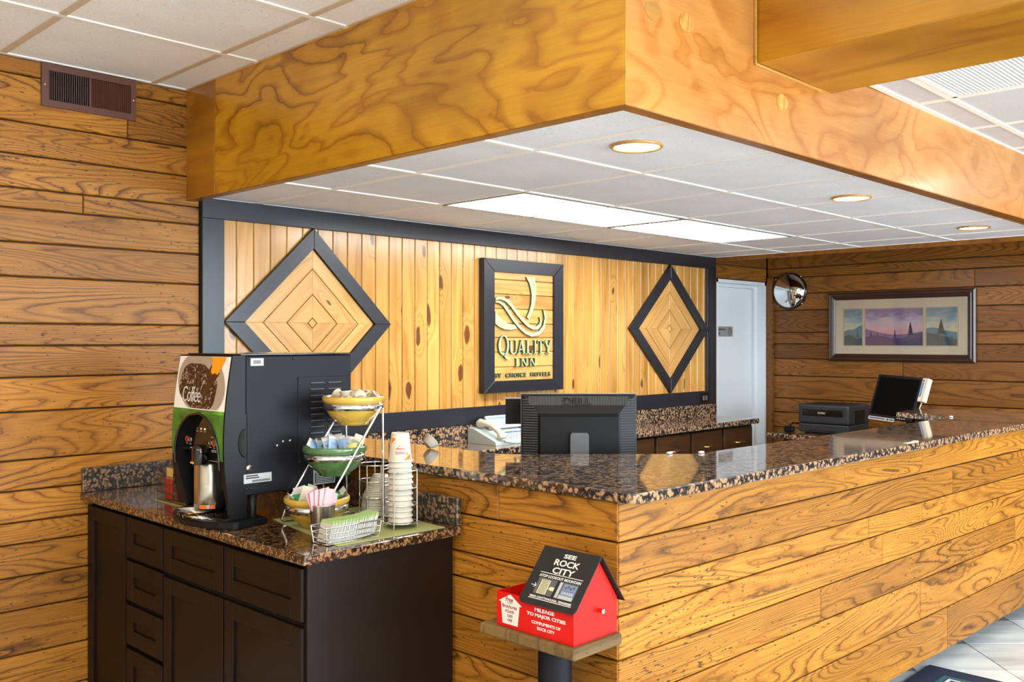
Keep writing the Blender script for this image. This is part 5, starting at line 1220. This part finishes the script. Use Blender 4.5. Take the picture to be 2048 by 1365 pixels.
for i in range(8):
    for j in range(4):
        a = 3.690 + i * 0.0245; s = 0.014 + j * 0.021; f = MB(); f.poly([on(a, s, .0042), on(a + 0.017, s, .0042), on(a + 0.017, s + 0.012, .0042), on(a, s + 0.012, .0042)], nn, 0.0035); put('key', f, M['phone_blue'] if j == 3 else M['silver_label'], kp, on(a, s, .004))
# tilted display
dv = Vector((0, 0.045, 0.075)).normalized(); dn = Vector((0, -0.075, 0.045)).normalized(); d0 = Vector((0, pyf + 0.135, bz + 0.074))
dp = lambda a, s, h: Vector((a, d0.y, d0.z)) + dv * s + dn * h
f = MB(); f.poly([dp(3.655, 0, 0), dp(3.905, 0, 0), dp(3.905, 0.078, 0), dp(3.655, 0.078, 0)], dn, 0.012); ds = put('display_housing', f, M['phone'], t, dp(3.78, 0.03, 0))
f = MB(); f.poly([dp(3.680, 0.016, 0.0122), dp(3.885, 0.016, 0.0122), dp(3.885, 0.052, 0.0122), dp(3.680, 0.052, 0.0122)], dn, 0.0012); put('display', f, M['phone_lcd'], ds, dp(3.78, 0.03, 0))
f = MB(); f.poly([dp(3.672, 0.058, 0.0122), dp(3.89, 0.058, 0.0122), dp(3.89, 0.066, 0.0122), dp(3.672, 0.066, 0.0122)], dn, 0.0012); put('display_strip', f, M['phone_blue'], ds, dp(3.78, 0.06, 0))
# handset on its cradle
ha = lambda s, h, a=3.628: on(a, s, h)
f = MB(); f.tube([ha(-0.004, 0.016), ha(0.008, 0.028), ha(0.03, 0.040), ha(0.09, 0.048), ha(0.15, 0.040), ha(0.178, 0.028), ha(0.19, 0.016)], [0.022, 0.026, 0.017, 0.015, 0.017, 0.026, 0.022], 14); put('handset', f, M['cream'], t, ha(0.09, 0.04))
f = MB(); N = 260; pts = []
for i in range(N):
    u = i / (N - 1); a = i * 2 * PI / 7.5
    base = Vector((3.60 - 0.02 * math.sin(u * PI), 3.575, bz + 0.009)).lerp(Vector((3.575, 3.515, bz + 0.009)), min(1, u * 1.6)) if u < 0.62 else None
    b0, b1, b2 = Vector((3.632, 3.593, bz + 0.022)), Vector((3.66, 3.545, bz + 0.008)), Vector((3.80, 3.520, bz + 0.008))
    base = (b0 * (1 - u) ** 2 + b1 * 2 * u * (1 - u) + b2 * u * u)
    pts.append(base + Vector((0, math.cos(a) * 0.0055, math.sin(a) * 0.0055)))
f.tube(pts, 0.0016, 5); put('coiled_cord', f, M['phone'], t, (3.65, 3.55, bz))
f = MB(); f.tube([(3.90, 3.58, bz + 0.006), (3.80, 3.545, bz + 0.014), (3.70, 3.51, bz + 0.012), (3.685, 3.492, bz - 0.012), (3.68, 3.488, bz - 0.12), (3.69, 3.489, bz - 0.30)], 0.004, 8); put('line_cord', f, M['phone'], t, (3.7, 3.51, bz))

# ------------------------------------------------------------------ printer
t = thing('laser_printer', 'dark charcoal laser printer on the side desk near the end wall', 'printer', (6.48, 3.07, 0.86))
qx0, qx1, qy0, qy1, qz0, qz1 = 6.30, 6.655, 2.868, 3.248, 0.8625, 1.068
f = MB(); f.box(qx0, qx1, qy0, qy1, 0.930, qz1, bev=0.016, seg=3); put('body', f, M['charcoal'], t, (6.48, 3.06, 1.0))
f = MB(); f.box(qx0 + 0.004, qx1 - 0.01, qy0 + 0.004, qy1 - 0.004, 0.868, 0.9295, bev=0.01, seg=2); pb = put('base', f, M['charcoal'], t, (6.48, 3.06, 0.9))
for x in (qx0 + 0.04, qx1 - 0.05):
    for y in (qy0 + 0.05, qy1 - 0.05): f = MB(); f.cyl((x, y, 0.8602), (x, y, 0.869), 0.012); put('foot', f, M['rubber'], t, (x, y, 0.86))
f = MB(); f.box(qx0 + 0.0005, qx0 + 0.006, qy0 + 0.10, qy1 - 0.085, 0.869, 0.888); put('tray_recess', f, M['void'], t, (qx0, 3.06, 0.88))
f = MB(); f.box(qx0 - 0.0012, qx0 + 0.004, qy0 + 0.045, qy1 - 0.035, 0.985, 1.032, bev=0.0005); ps = put('front_slot', f, M['black_gloss'], t, (qx0, 3.06, 1.0))
f = MB(); text(f, 'brother', (qx0 - 0.0014, 3.066, 1.010), -Y_, Z_, 0.056, 0.016, 0.0006, 0, 0, 0.025); put('lettering', f, M['silver_label'], ps, (qx0, 3.066, 1.01))
f = MB(); f.box(qx0 + 0.03, qx1 - 0.08, qy0 + 0.05, qy1 - 0.05, qz1 - 0.001, qz1 + 0.003, bev=0.001); put('output_tray', f, M['black_plastic'], t, (6.45, 3.06, 1.068))
f = MB(); f.box(6.40, 6.56, qy0 - 0.0015, qy0 + 0.002, 0.94, 1.03, bev=0.0005); f.box(6.375, 6.38, qy0 - 0.001, qy0 + 0.002, 1.0, 1.03); put('side_cover', f, M['black_plastic'], t, (6.47, qy0, 0.98))
f = MB(); f.box(6.25, 6.285, 3.262, 3.335, 0.8603, 0.905, bev=0.008); f.tube([(6.268, 3.30, 0.905), (6.30, 3.29, 0.925), (6.36, 3.262, 0.92), (6.40, 3.2475, 0.915)], 0.006, 8)
o = put('cable_adapter', f, M['black_plastic'], None, (6.27, 3.30, 0.87)); tag(o, 'small black adapter and cable at the left side of the charcoal printer', 'adapter')
f = MB(); f.box(6.20, 6.31, 2.60, 2.855, 0.8605, 0.880, bev=0.003); kb = thing('keyboard', 'dark computer keyboard on the side desk between printer and tilted screen', 'keyboard', (6.25, 2.72, 0.86)); put('case', f, M['black_plastic'], kb, (6.25, 2.72, 0.87))
for i in range(14):
    for j in range(5): f = MB(); f.box(6.207 + j * 0.019, 6.223 + j * 0.019, 2.606 + i * 0.0175, 2.621 + i * 0.0175, 0.8802, 0.886); put('key', f, M['charcoal'], kb, (6.21 + j * .019, 2.61 + i * .0175, 0.883))

# ------------------------------------------------------------------ tilted touch screen
t = thing('touch_screen', 'black tilted flat screen with a white card reader on its right edge', 'screen', (6.13, 2.44, 0.86))
SM = Matrix.Translation((6.037, 2.442, 1.158)) @ Matrix.Rotation(-1.925, 4, 'Z') @ Matrix.Rotation(0.035, 4, 'Y') @ Matrix.Rotation(1.243, 4, 'X')
def spart(name, mb, m, label=None, parent=t):
    mb.v = [tuple(SM @ Vector(v)) for v in mb.v]; c = SM @ Vector((0, 0, 0)); return put(name, mb, m, parent, c, label)
f = MB(); f.box(-0.18, 0.18, -0.145, 0.145, -0.032, 0, bev=0.004); spart('bezel', f, M['black_plastic'])
f = MB(); f.box(-0.158, 0.160, -0.124, 0.128, 0.0003, 0.0012); spart('display', f, M['screen_black'])
f = MB(); f.box(-0.12, 0.12, -0.11, 0.10, -0.055, -0.0325, bev=0.01); spart('rear_shell', f, M['black_plastic'])
f = MB(); f.box(0.1805, 0.226, -0.01, 0.142, -0.03, 0.006, bev=0.002); cr = spart('card_reader', f, M['cream'], 'white magnetic card reader')
f = MB(); f.box(0.186, 0.200, 0.02, 0.115, 0.0062, 0.0068); f.box(0.186, 0.199, 0.118, 0.132, 0.0062, 0.0068, mat=1); spart('reader_print', f, [M['phone_blue'], M['grey_plastic']], None, cr)
f = MB(); f.box(0.2105, 0.2125, -0.0101, 0.1421, -0.02, 0.0066); spart('swipe_slot', f, M['grey_plastic'], None, cr)
f = MB(); f.box(-0.165, 0.045, -0.163, -0.141, 0.0015, 0.0025); st = spart('label_strip', f, M['silver_label'], 'white printed strip under the screen')
f = MB(); f.box(-0.155, -0.03, -0.155, -0.148, 0.0026, 0.0030); f.box(-0.015, 0.0, -0.158, -0.146, 0.0026, 0.003); f.box(0.005, 0.04, -0.155, -0.148, 0.0026, 0.003); spart('print', f, M['charcoal'], None, st)
for i in range(4): f = MB(); f.box(0.06 + i * 0.018, 0.070 + i * 0.018, -0.138, -0.132, 0.0003, 0.002); spart('button', f, M['silver_label'])
f = MB(); f.tube([SM @ Vector((0.205, -0.0105, -0.012)), SM @ Vector((0.192, -0.05, -0.02)), SM @ Vector((0.184, -0.09, -0.04)), SM @ Vector((0.168, -0.16, -0.045)), (6.13, 2.30, 0.8635)], 0.0035, 8); put('reader_cable', f, M['cream'], t, SM @ Vector((0.19, -0.05, 0)))
f = MB(); f.tube([SM @ Vector((0, -0.04, -0.055)), (6.165, 2.40, 1.06), (6.17, 2.40, 0.878)], 0.022, 14); f.lathe([(0.0, 0.0), (0.10, 0.0), (0.10, 0.012), (0.05, 0.02), (0.0, 0.02)], (6.19, 2.38, 0.8603), 32); put('stand', f, M['black_plastic'], t, (6.18, 2.39, 0.87))

# ------------------------------------------------------------------ convex mirror and framed landscapes on the end wall
mx, my, mz, mr = XE - 0.0015, 3.661, 1.921, 0.148
t = thing('convex_mirror', 'round black rimmed convex safety mirror high on the end wall beside the door', 'mirror', (mx, my, mz))
f = MB(); f.lathe([(0.0, 0.0), (mr, 0.0), (mr, -0.012), (mr - 0.008, -0.018), (mr - 0.012, -0.012), (0.0, -0.012)], (mx, my, mz), 56, axis='X'); put('rim', f, M['black_gloss'], t, (mx, my, mz))
f = MB(); f.lathe([(mr - 0.010, -0.0135)] + [((mr - 0.010) * math.cos(i * PI / 2 / 16), -0.0135 - 0.050 * math.sin(i * PI / 2 / 16)) for i in range(1, 17)], (mx, my, mz), 64, axis='X'); put('mirror_dome', f, M['mirror'], t, (mx, my, mz))
for a in (0.7, 2.3, 3.9, 5.4):
    f = MB(); c = (mx - 0.012, my + (mr + 0.004) * math.cos(a), mz + (mr + 0.004) * math.sin(a)); f.lathe([(0, -0.008), (0.006, -0.006), (0.007, 0.01)], c, 12, axis='X'); put('clip', f, M['steel'], t, c)
gy0, gy1, gz0, gz1 = 2.246, 3.328, 1.366, 1.890
t = thing('framed_landscapes', 'wide dark brown frame holding three mountain prints on the end plank wall', 'picture', (XE - 0.02, (gy0 + gy1) / 2, 1.63))
w = 0.056
prof = [(0.0, 0.0), (0.0, -0.020), (0.012, -0.032), (0.026, -0.026), (0.032, -0.030), (0.046, -0.022), (w, -0.014), (w, 0.0)]   # (inward, out of wall)
def rail(p0, p1, inn):
    p0, p1, inn = Vector(p0), Vector(p1), Vector(inn); al = (p1 - p0).normalized(); f = MB(); vs = []; k = len(prof)
    for q, sg in ((p0, 1), (p1, -1)):
        for a, d in prof: vs.append(q + inn * a + al * (a * sg) + X_ * d)
    f.add(vs, [[i, (i + 1) % k, k + (i + 1) % k, k + i] for i in range(k)] + [list(range(k))[::-1], list(range(k, 2 * k))]); put('frame_rail', f, M['frame_brown'], t, (p0 + p1) / 2)
xw = XE - 0.002
rail((xw, gy1, gz1), (xw, gy0, gz1), (0, 0, -1)); rail((xw, gy1, gz0), (xw, gy0, gz0), (0, 0, 1)); rail((xw, gy1, gz0), (xw, gy1, gz1), (0, -1, 0)); rail((xw, gy0, gz0), (xw, gy0, gz1), (0, 1, 0))
iy1, iy0, iz0_, iz1_ = gy1 - w + 0.004, gy0 + w - 0.004, gz0 + w - 0.004, gz1 - w + 0.004
# openings measured left to right (left is +Y)
ops = [(3.205, 3.062, 1.487, 1.762), (3.038, 2.612, 1.487, 1.762), (2.588, 2.372, 1.487, 1.762)]
f = MB(); xm = xw - 0.0095
ys_ = [iy1] + [v for o_ in ops for v in o_[:2]] + [iy0]
for a, b in zip(ys_[0::2], ys_[1::2]): f.box(xm, xm + 0.003, b, a, iz0_, iz1_)
for a, b, c, d in ops: f.box(xm, xm + 0.003, b, a, iz0_, c); f.box(xm, xm + 0.003, b, a, d, iz1_)
put('mat_board', f, M['matboard'], t, (xm, 2.8, 1.62))
def hills(a, b, z0, z1, fn, m, off, f, mi):
    n = 28; P = [(xm + 0.0035 - off, a + (b - a) * i / n, z0 + (z1 - z0) * fn(i / n)) for i in range(n + 1)]
    for i in range(n): f.add([P[i], P[i + 1], (P[i + 1][0], P[i + 1][1], z0), (P[i][0], P[i][1], z0)], [[0, 1, 2, 3]], mi)
def tree(yc, zb_, h, wd, off, f, mi):
    for k in range(6):
        z = zb_ + h * k / 6; ww = wd * (1 - k / 6.6); f.add([(xm + 0.0035 - off, yc - ww / 2, z), (xm + 0.0035 - off, yc + ww / 2, z), (xm + 0.0035 - off, yc, z + h * 0.30)], [[0, 1, 2]], mi)
for i, (a, b, c, d) in enumerate(ops):
    teal = i != 1; f = MB(); f.box(xm + 0.0036, xm + 0.005, b, a, c, d)
    h1 = [lambda u: 0.38 + 0.16 * u + 0.02 * math.sin(9 * u), lambda u: 0.46 - 0.22 * math.sin(u * 2.2) * (1 - 0.3 * u) + 0.10 * max(0, u - .5), lambda u: 0.46 - 0.12 * u ** 2 + 0.02 * math.sin(7 * u)][i]
    h2 = [lambda u: 0.24 + 0.05 * math.sin(6 * u), lambda u: 0.22 + 0.05 * math.sin(8 * u) + 0.16 * max(0, u - .45), lambda u: 0.36 - 0.20 * u][i]
    hills(a, b, c, d, h1, None, 0.0003, f, 1); hills(a, b, c, d, h2, None, 0.0006, f, 2)
    for (u, zz_, hh_, ww_) in ([(0.75, 0.22, 0.20, 0.030), (0.5, 0.22, .1, .02)], [(0.10, 0.24, 0.14, 0.03), (0.22, .24, .12, .02), (0.34, .22, .1, .02), (0.52, 0.2, 0.22, 0.026), (0.79, 0.22, 0.38, 0.062)], [(0.48, 0.30, 0.36, 0.075), (0.82, .16, .1, .03)])[i]:
        tree(a + (b - a) * u, c + (d - c) * zz_, (d - c) * hh_, ww_, 0.0009, f, 2)
    put('print', f, [M['sky_teal'] if teal else M['sky_mauve'], M['hill_teal'] if teal else M['hill_mauve'], M['hill_teal_dark'] if teal else M['hill_mauve_dark']], t, (xm, (a + b) / 2, (c)), ['teal mountain print at the left', 'mauve mountain print in the middle', 'teal mountain print at the right'][i])
    f = MB()
    for (y0, y1, z0, z1) in ((b - .006, a + .006, d + .003, d + .0055), (b - .006, a + .006, c - .0055, c - .003), (a + .0035, a + .006, c - .005, d + .005), (b - .006, b - .0035, c - .005, d + .005)): f.box(xm - 0.0006, xm, y0, y1, z0, z1)
    put('fillet_line', f, M['gold_line'], t, (xm, (a + b) / 2, c))
f = MB(); f.box(xm - 0.0035, xm - 0.0018, iy0, iy1, iz0_, iz1_); put('glass_pane', f, M['glass'], t, (xm - .003, 2.8, 1.62))

# ------------------------------------------------------------------ red brochure box on its post
t = thing('brochure_stand', 'weathered board shelf on a thick black post in front of the end planks', 'stand', (1.99, 1.755, 0))
f = MB(); f.box(1.886, 2.094, 1.606, 1.968, 0.672, 0.7045, bev=0.005); put('shelf_board', f, M['weathered'], t, (1.99, 1.78, 0.69))
f = MB(); f.tube([(1.985, 1.762, 0.012), (1.985, 1.762, 0.6715)], 0.048, 28); put('post', f, M['black_satin'], t, (1.985, 1.762, 0.3))
f = MB(); f.lathe([(0, 0), (0.14, 0), (0.14, 0.008), (0.06, 0.012), (0, 0.012)], (1.96, 1.762, 0.0), 32); put('foot_plate', f, M['black_satin'], t, (1.96, 1.762, 0))
t = thing('brochure_box', 'red house shaped brochure box with a black roof on the weathered shelf', 'box', (1.998, 1.77, 0.7055))
xa, xb, ya_, yb_, z0_, ze, zp, xp = 1.903, 2.090, 1.623, 1.912, 0.7055, 0.803, 0.927, 2.002
ymid_ = 1.806
f = MB(); f.poly([(xa, ya_, z0_), (xb, ya_, z0_), (xb, ya_, ze), (xp, ya_, zp), (xa, ya_, ze)], (0, 1, 0), ymid_ - ya_)
body = put('house_body', f, M['red'], t, (1.998, 1.72, 0.71))
f = MB()
f.box(xa, xa + 0.003, ymid_, yb_, z0_, ze); f.box(xb - 0.003, xb, ymid_, yb_, z0_, ze + 0.012); f.box(xa + 0.003, xb - 0.003, yb_ - 0.003, yb_, z0_, ze); f.box(xa + 0.003, xb - 0.003, ymid_, yb_ - 0.003, z0_, z0_ + 0.003)
put('leaflet_tray', f, M['red'], t, (1.998, 1.86, 0.71))
# roof panels (front one carries the lettering)
rd = Vector((xp - (xa - 0.014), 0, zp - (ze - 0.010))).normalized(); rn = Vector((-rd.z, 0, rd.x)); L = (Vector((xp, 0, zp)) - Vector((xa - 0.014, 0, ze - 0.010))).length
rp = lambda s, v, h=0.0: Vector((xa - 0.014, 0, ze - 0.010)) + rd * v + Y_ * s + rn * h
yl, yr = 1.812, 1.605; rc = 0.016
pts = [rp(yl, L + .003), rp(yr, L + .003)] + [rp(yr + rc - rc * math.cos(a), rc - rc * math.sin(a)) for a in [i * PI / 2 / 6 for i in range(7)]] + [rp(yl - rc + rc * math.sin(a), rc - rc * math.cos(a)) for a in [i * PI / 2 / 6 for i in range(7)]]
f = MB(); f.poly([p + rn * 0.003 for p in pts], rn, 0.003); roof = put('roof_panel', f, M['black_ink'], t, rp(1.71, L / 2))
rd2 = Vector((xb + 0.012 - xp, 0, (ze - 0.012) - zp)).normalized(); rn2 = Vector((-rd2.z, 0, rd2.x))
q0 = Vector((xp, 0, zp)); q1 = Vector((xb + 0.009, 0, ze - 0.012))
f = MB(); f.poly([q0 + Y_ * yl + rn2 * .003, q0 + Y_ * yr + rn2 * .003, q1 + Y_ * yr + rn2 * .003, q1 + Y_ * yl + rn2 * .003], rn2, 0.003); put('roof_panel', f, M['black_ink'], t, (q0 + q1) / 2 + Y_ * 1.71)
yc_ = (yl + yr) / 2 - 0.004
f = MB(); h = 0.0062
for txt, v, wd, ht, b in (('SEE', 0.148, 0.044, 0.013, .03), ('ROCK', 0.127, 0.090, 0.019, .02), ('CITY', 0.104, 0.078, 0.019, .02), ('ATOP LOOKOUT MOUNTAIN', 0.0835, 0.150, 0.0085, .02), ('NEAR CHATTANOOGA, TENNESSEE', 0.0225, 0.150, 0.0075, .02)):
    text(f, txt, rp(yc_, v * L / 0.165, h), -Y_, rd, wd, ht, 0.0005, 0, 0, b)
for v in (0.0915, 0.0165): a = rp(yc_ + 0.077, v * L / .165, h); b = rp(yc_ - 0.077, v * L / .165, h); f.poly([a, b, b + rd * 0.0018, a + rd * 0.0018], rn, 0.0005)
a = rp(yc_ + 0.088, 0.052 * L / .165, h); f.poly([a, a - Y_ * 0.018, a - Y_ * 0.018 + rd * 0.0018, a + rd * 0.0018], rn, 0.0005)
for s in (-1, 1): f.poly([a - Y_ * 0.019 + rd * 0.0009, a - Y_ * 0.012 + rd * (0.0009 + s * 0.007), a - Y_ * 0.0105 + rd * (0.0009 + s * 0.0055), a - Y_ * 0.017 + rd * 0.0009], rn, 0.0005)
put('lettering', f, M['white_ink'], roof, rp(yc_, L / 2, h))
f = MB()
def rq(s0, s1, v0, v1, m, hh=h): f.poly([rp(yc_ + s0, v0 * L / .165, hh), rp(yc_ + s1, v0 * L / .165, hh), rp(yc_ + s1, v1 * L / .165, hh), rp(yc_ + s0, v1 * L / .165, hh)], rn, 0.0004, m)
rq(0.070, 0.004, 0.031, 0.077, 4, h - 0.0002); rq(-0.006, -0.072, 0.031, 0.077, 4, h - 0.0002)
rq(0.058, 0.026, 0.033, 0.073, 0); rq(0.020, 0.004, 0.047, 0.057, 0); rq(0.026, 0.019, 0.0505, 0.0525, 0)
for k in range(9): rq(0.055, 0.029, 0.0355 + k * 0.0042, 0.0370 + k * 0.0042, 3, h + 0.0004)
rq(-0.008, -0.017, 0.032, 0.076, 1); rq(-0.024, -0.070, 0.056, 0.074, 2); rq(-0.022, -0.070, 0.043, 0.055, 2, h + .0002); rq(-0.020, -0.070, 0.032, 0.042, 1)
for k in range(5): rq(-0.028 - k * 0.008, -0.033 - k * 0.008, 0.045, 0.052, 1, h + 0.0006)
for k in range(4): rq(-0.030 - k * 0.009, -0.037 - k * 0.009, 0.060 + (k % 2) * .004, 0.066 + (k % 2) * .004, 4, h + 0.0006)
M['print_blue'] = plain('printed_blue', srgb(112, 132, 168), 0.5, grain=0.25, gscale=200)
put('picture_print', f, [M['cream_ink'], M['silver_label'], M['print_blue'], M['charcoal'], M['grey_plastic']], roof, rp(yc_, L * 0.3, h))
f = MB(); yf = lambda y, z: (xa - 0.0006, y, z)
for txt, y, z, wd, ht, b in (('MILEAGE', 1.727, 0.7785, 0.072, 0.0105, .035), ('TO MAJOR CITIES', 1.722, 0.7620, 0.143, 0.0125, .035), ('COMPLIMENTS OF', 1.722, 0.7425, 0.106, 0.0085, .03), ('ROCK CITY', 1.722, 0.7280, 0.064, 0.0085, .03)):
    text(f, txt, (xa - 0.0006, y, z), -Y_, Z_, wd, ht, 0.0006, 0, 0, b)
put('lettering', f, M['white_ink'], body, (xa, 1.722, 0.75))
f = MB(); f.poly([(xa - 0.0003, y, z) for y, z in ((1.858, 0.8015), (1.813, 0.7745), (1.8215, 0.7725), (1.829, 0.7155), (1.8885, 0.7155), (1.8945, 0.7755), (1.9035, 0.7770))], (-1, 0, 0), 0.0006); hs = put('house_sticker', f, M['white_ink'], t, (xa, 1.858, 0.75), label='white house shaped sticker with red lettering')
f = MB()
for txt, y, z, wd, ht, sh_ in (('Free', 1.861, 0.7865, 0.029, 0.014, .25), ('Brochures', 1.860, 0.7665, 0.056, 0.0105, 0), ('PLEASE', 1.859, 0.7525, 0.033, 0.0075, 0), ('TAKE', 1.859, 0.7400, 0.021, 0.0075, 0), ('ONE', 1.859, 0.7280, 0.018, 0.0075, 0)):
    text(f, txt, (xa - 0.0011, y, z), -Y_, Z_, wd, ht, 0.0004, 0, sh_, 0.01)
f.poly([(xa - 0.0011, 1.871, 0.7755), (xa - 0.0011, 1.849, 0.7765), (xa - 0.0011, 1.849, 0.7775), (xa - 0.0011, 1.871, 0.7765)], (-1, 0, 0), 0.0004)
put('lettering', f, M['dark_red_ink'], hs, (xa, 1.858, 0.75))
f = MB(); f.cyl((2.008, ya_ - 0.0002, 0.782), (2.008, ya_ - 0.016, 0.782), 0.0062, n=18); kn = put('knob', f, M['red'], t, (2.008, ya_, 0.782))
f = MB(); f.lathe([(0.0, -0.005), (0.006, -0.0045), (0.0078, -0.002), (0.0078, 0.0)], (2.008, ya_ - 0.0162, 0.782), 20, axis='Y'); put('chrome_cap', f, M['chrome'], kn, (2.008, ya_ - .017, 0.782))
for v in (0.018,):
    for s in (yl - 0.014, yr + 0.014): f = MB(); c = rp(s, v, 0.006); f.tube([c, c + rn * 0.0015], 0.004, 10); put('rivet', f, M['charcoal'], roof, c)

# ------------------------------------------------------------------ floor rug
t = thing('floor_rug', 'navy patterned rug on the pale tile floor along the plank counter', 'rug', (3.7, 1.15, 0.0))
rx0, rx1, ry0, ry1 = 2.75, 4.50, 0.62, 1.66
f = MB(); f.box(rx0, rx1, ry0, ry1, 0.0006, 0.009, bev=0.003); put('rug_base', f, M['rug_navy'], t, (3.6, 1.15, 0.005))
def band(o, w, z, m, name):
    f = MB()
    for a in ((rx0 + o, rx1 - o, ry0 + o, ry0 + o + w), (rx0 + o, rx1 - o, ry1 - o - w, ry1 - o), (rx0 + o, rx0 + o + w, ry0 + o + w, ry1 - o - w), (rx1 - o - w, rx1 - o, ry0 + o + w, ry1 - o - w)): f.box(*a, 0.0091, z)
    put(name, f, m, t, (3.6, 1.15, 0.0095))
band(0.105, 0.022, 0.0102, M['rug_teal'], 'teal_border'); band(0.135, 0.014, 0.0104, M['rug_cream'], 'cream_border')
f = MB(); rr = random.Random(5)
def leaf(cx_, cy_, a, l, w_):
    d = Vector((math.cos(a), math.sin(a), 0)); n_ = Vector((-d.y, d.x, 0)); c = Vector((cx_, cy_, 0.0092))
    P = [c + d * l * s + n_ * w_ * q for s, q in ((-.5, 0), (-.25, .32), (0.05, .42), (.32, .28), (.5, 0), (.3, -.10), (0, -.16), (-.3, -.08))]
    f.poly(P, (0, 0, 1), 0.0011)
x = rx0 + 0.20
while x < rx1 - 0.17:
    y = ry0 + 0.20
    while y < ry1 - 0.17:
        for k in range(4): leaf(x + rr.uniform(-.02, .02), y + rr.uniform(-.02, .02), rr.uniform(0, 6.3), 0.085, 0.032)
        y += 0.085
    x += 0.085
o = put('leaf_pattern', f, M['rug_cream'], t, (3.6, 1.15, 0.0095)); o['kind'] = 'stuff'

# ------------------------------------------------------------------ rest of the shell marks
for o in S.objects:
    if o.parent is None and o.name.split('.')[0] in ('floor', 'ceiling', 'ceiling_right', 'ceiling_soffit'): o['kind'] = 'structure'
    if o.type == 'LIGHT' or o.type == 'CAMERA': continue
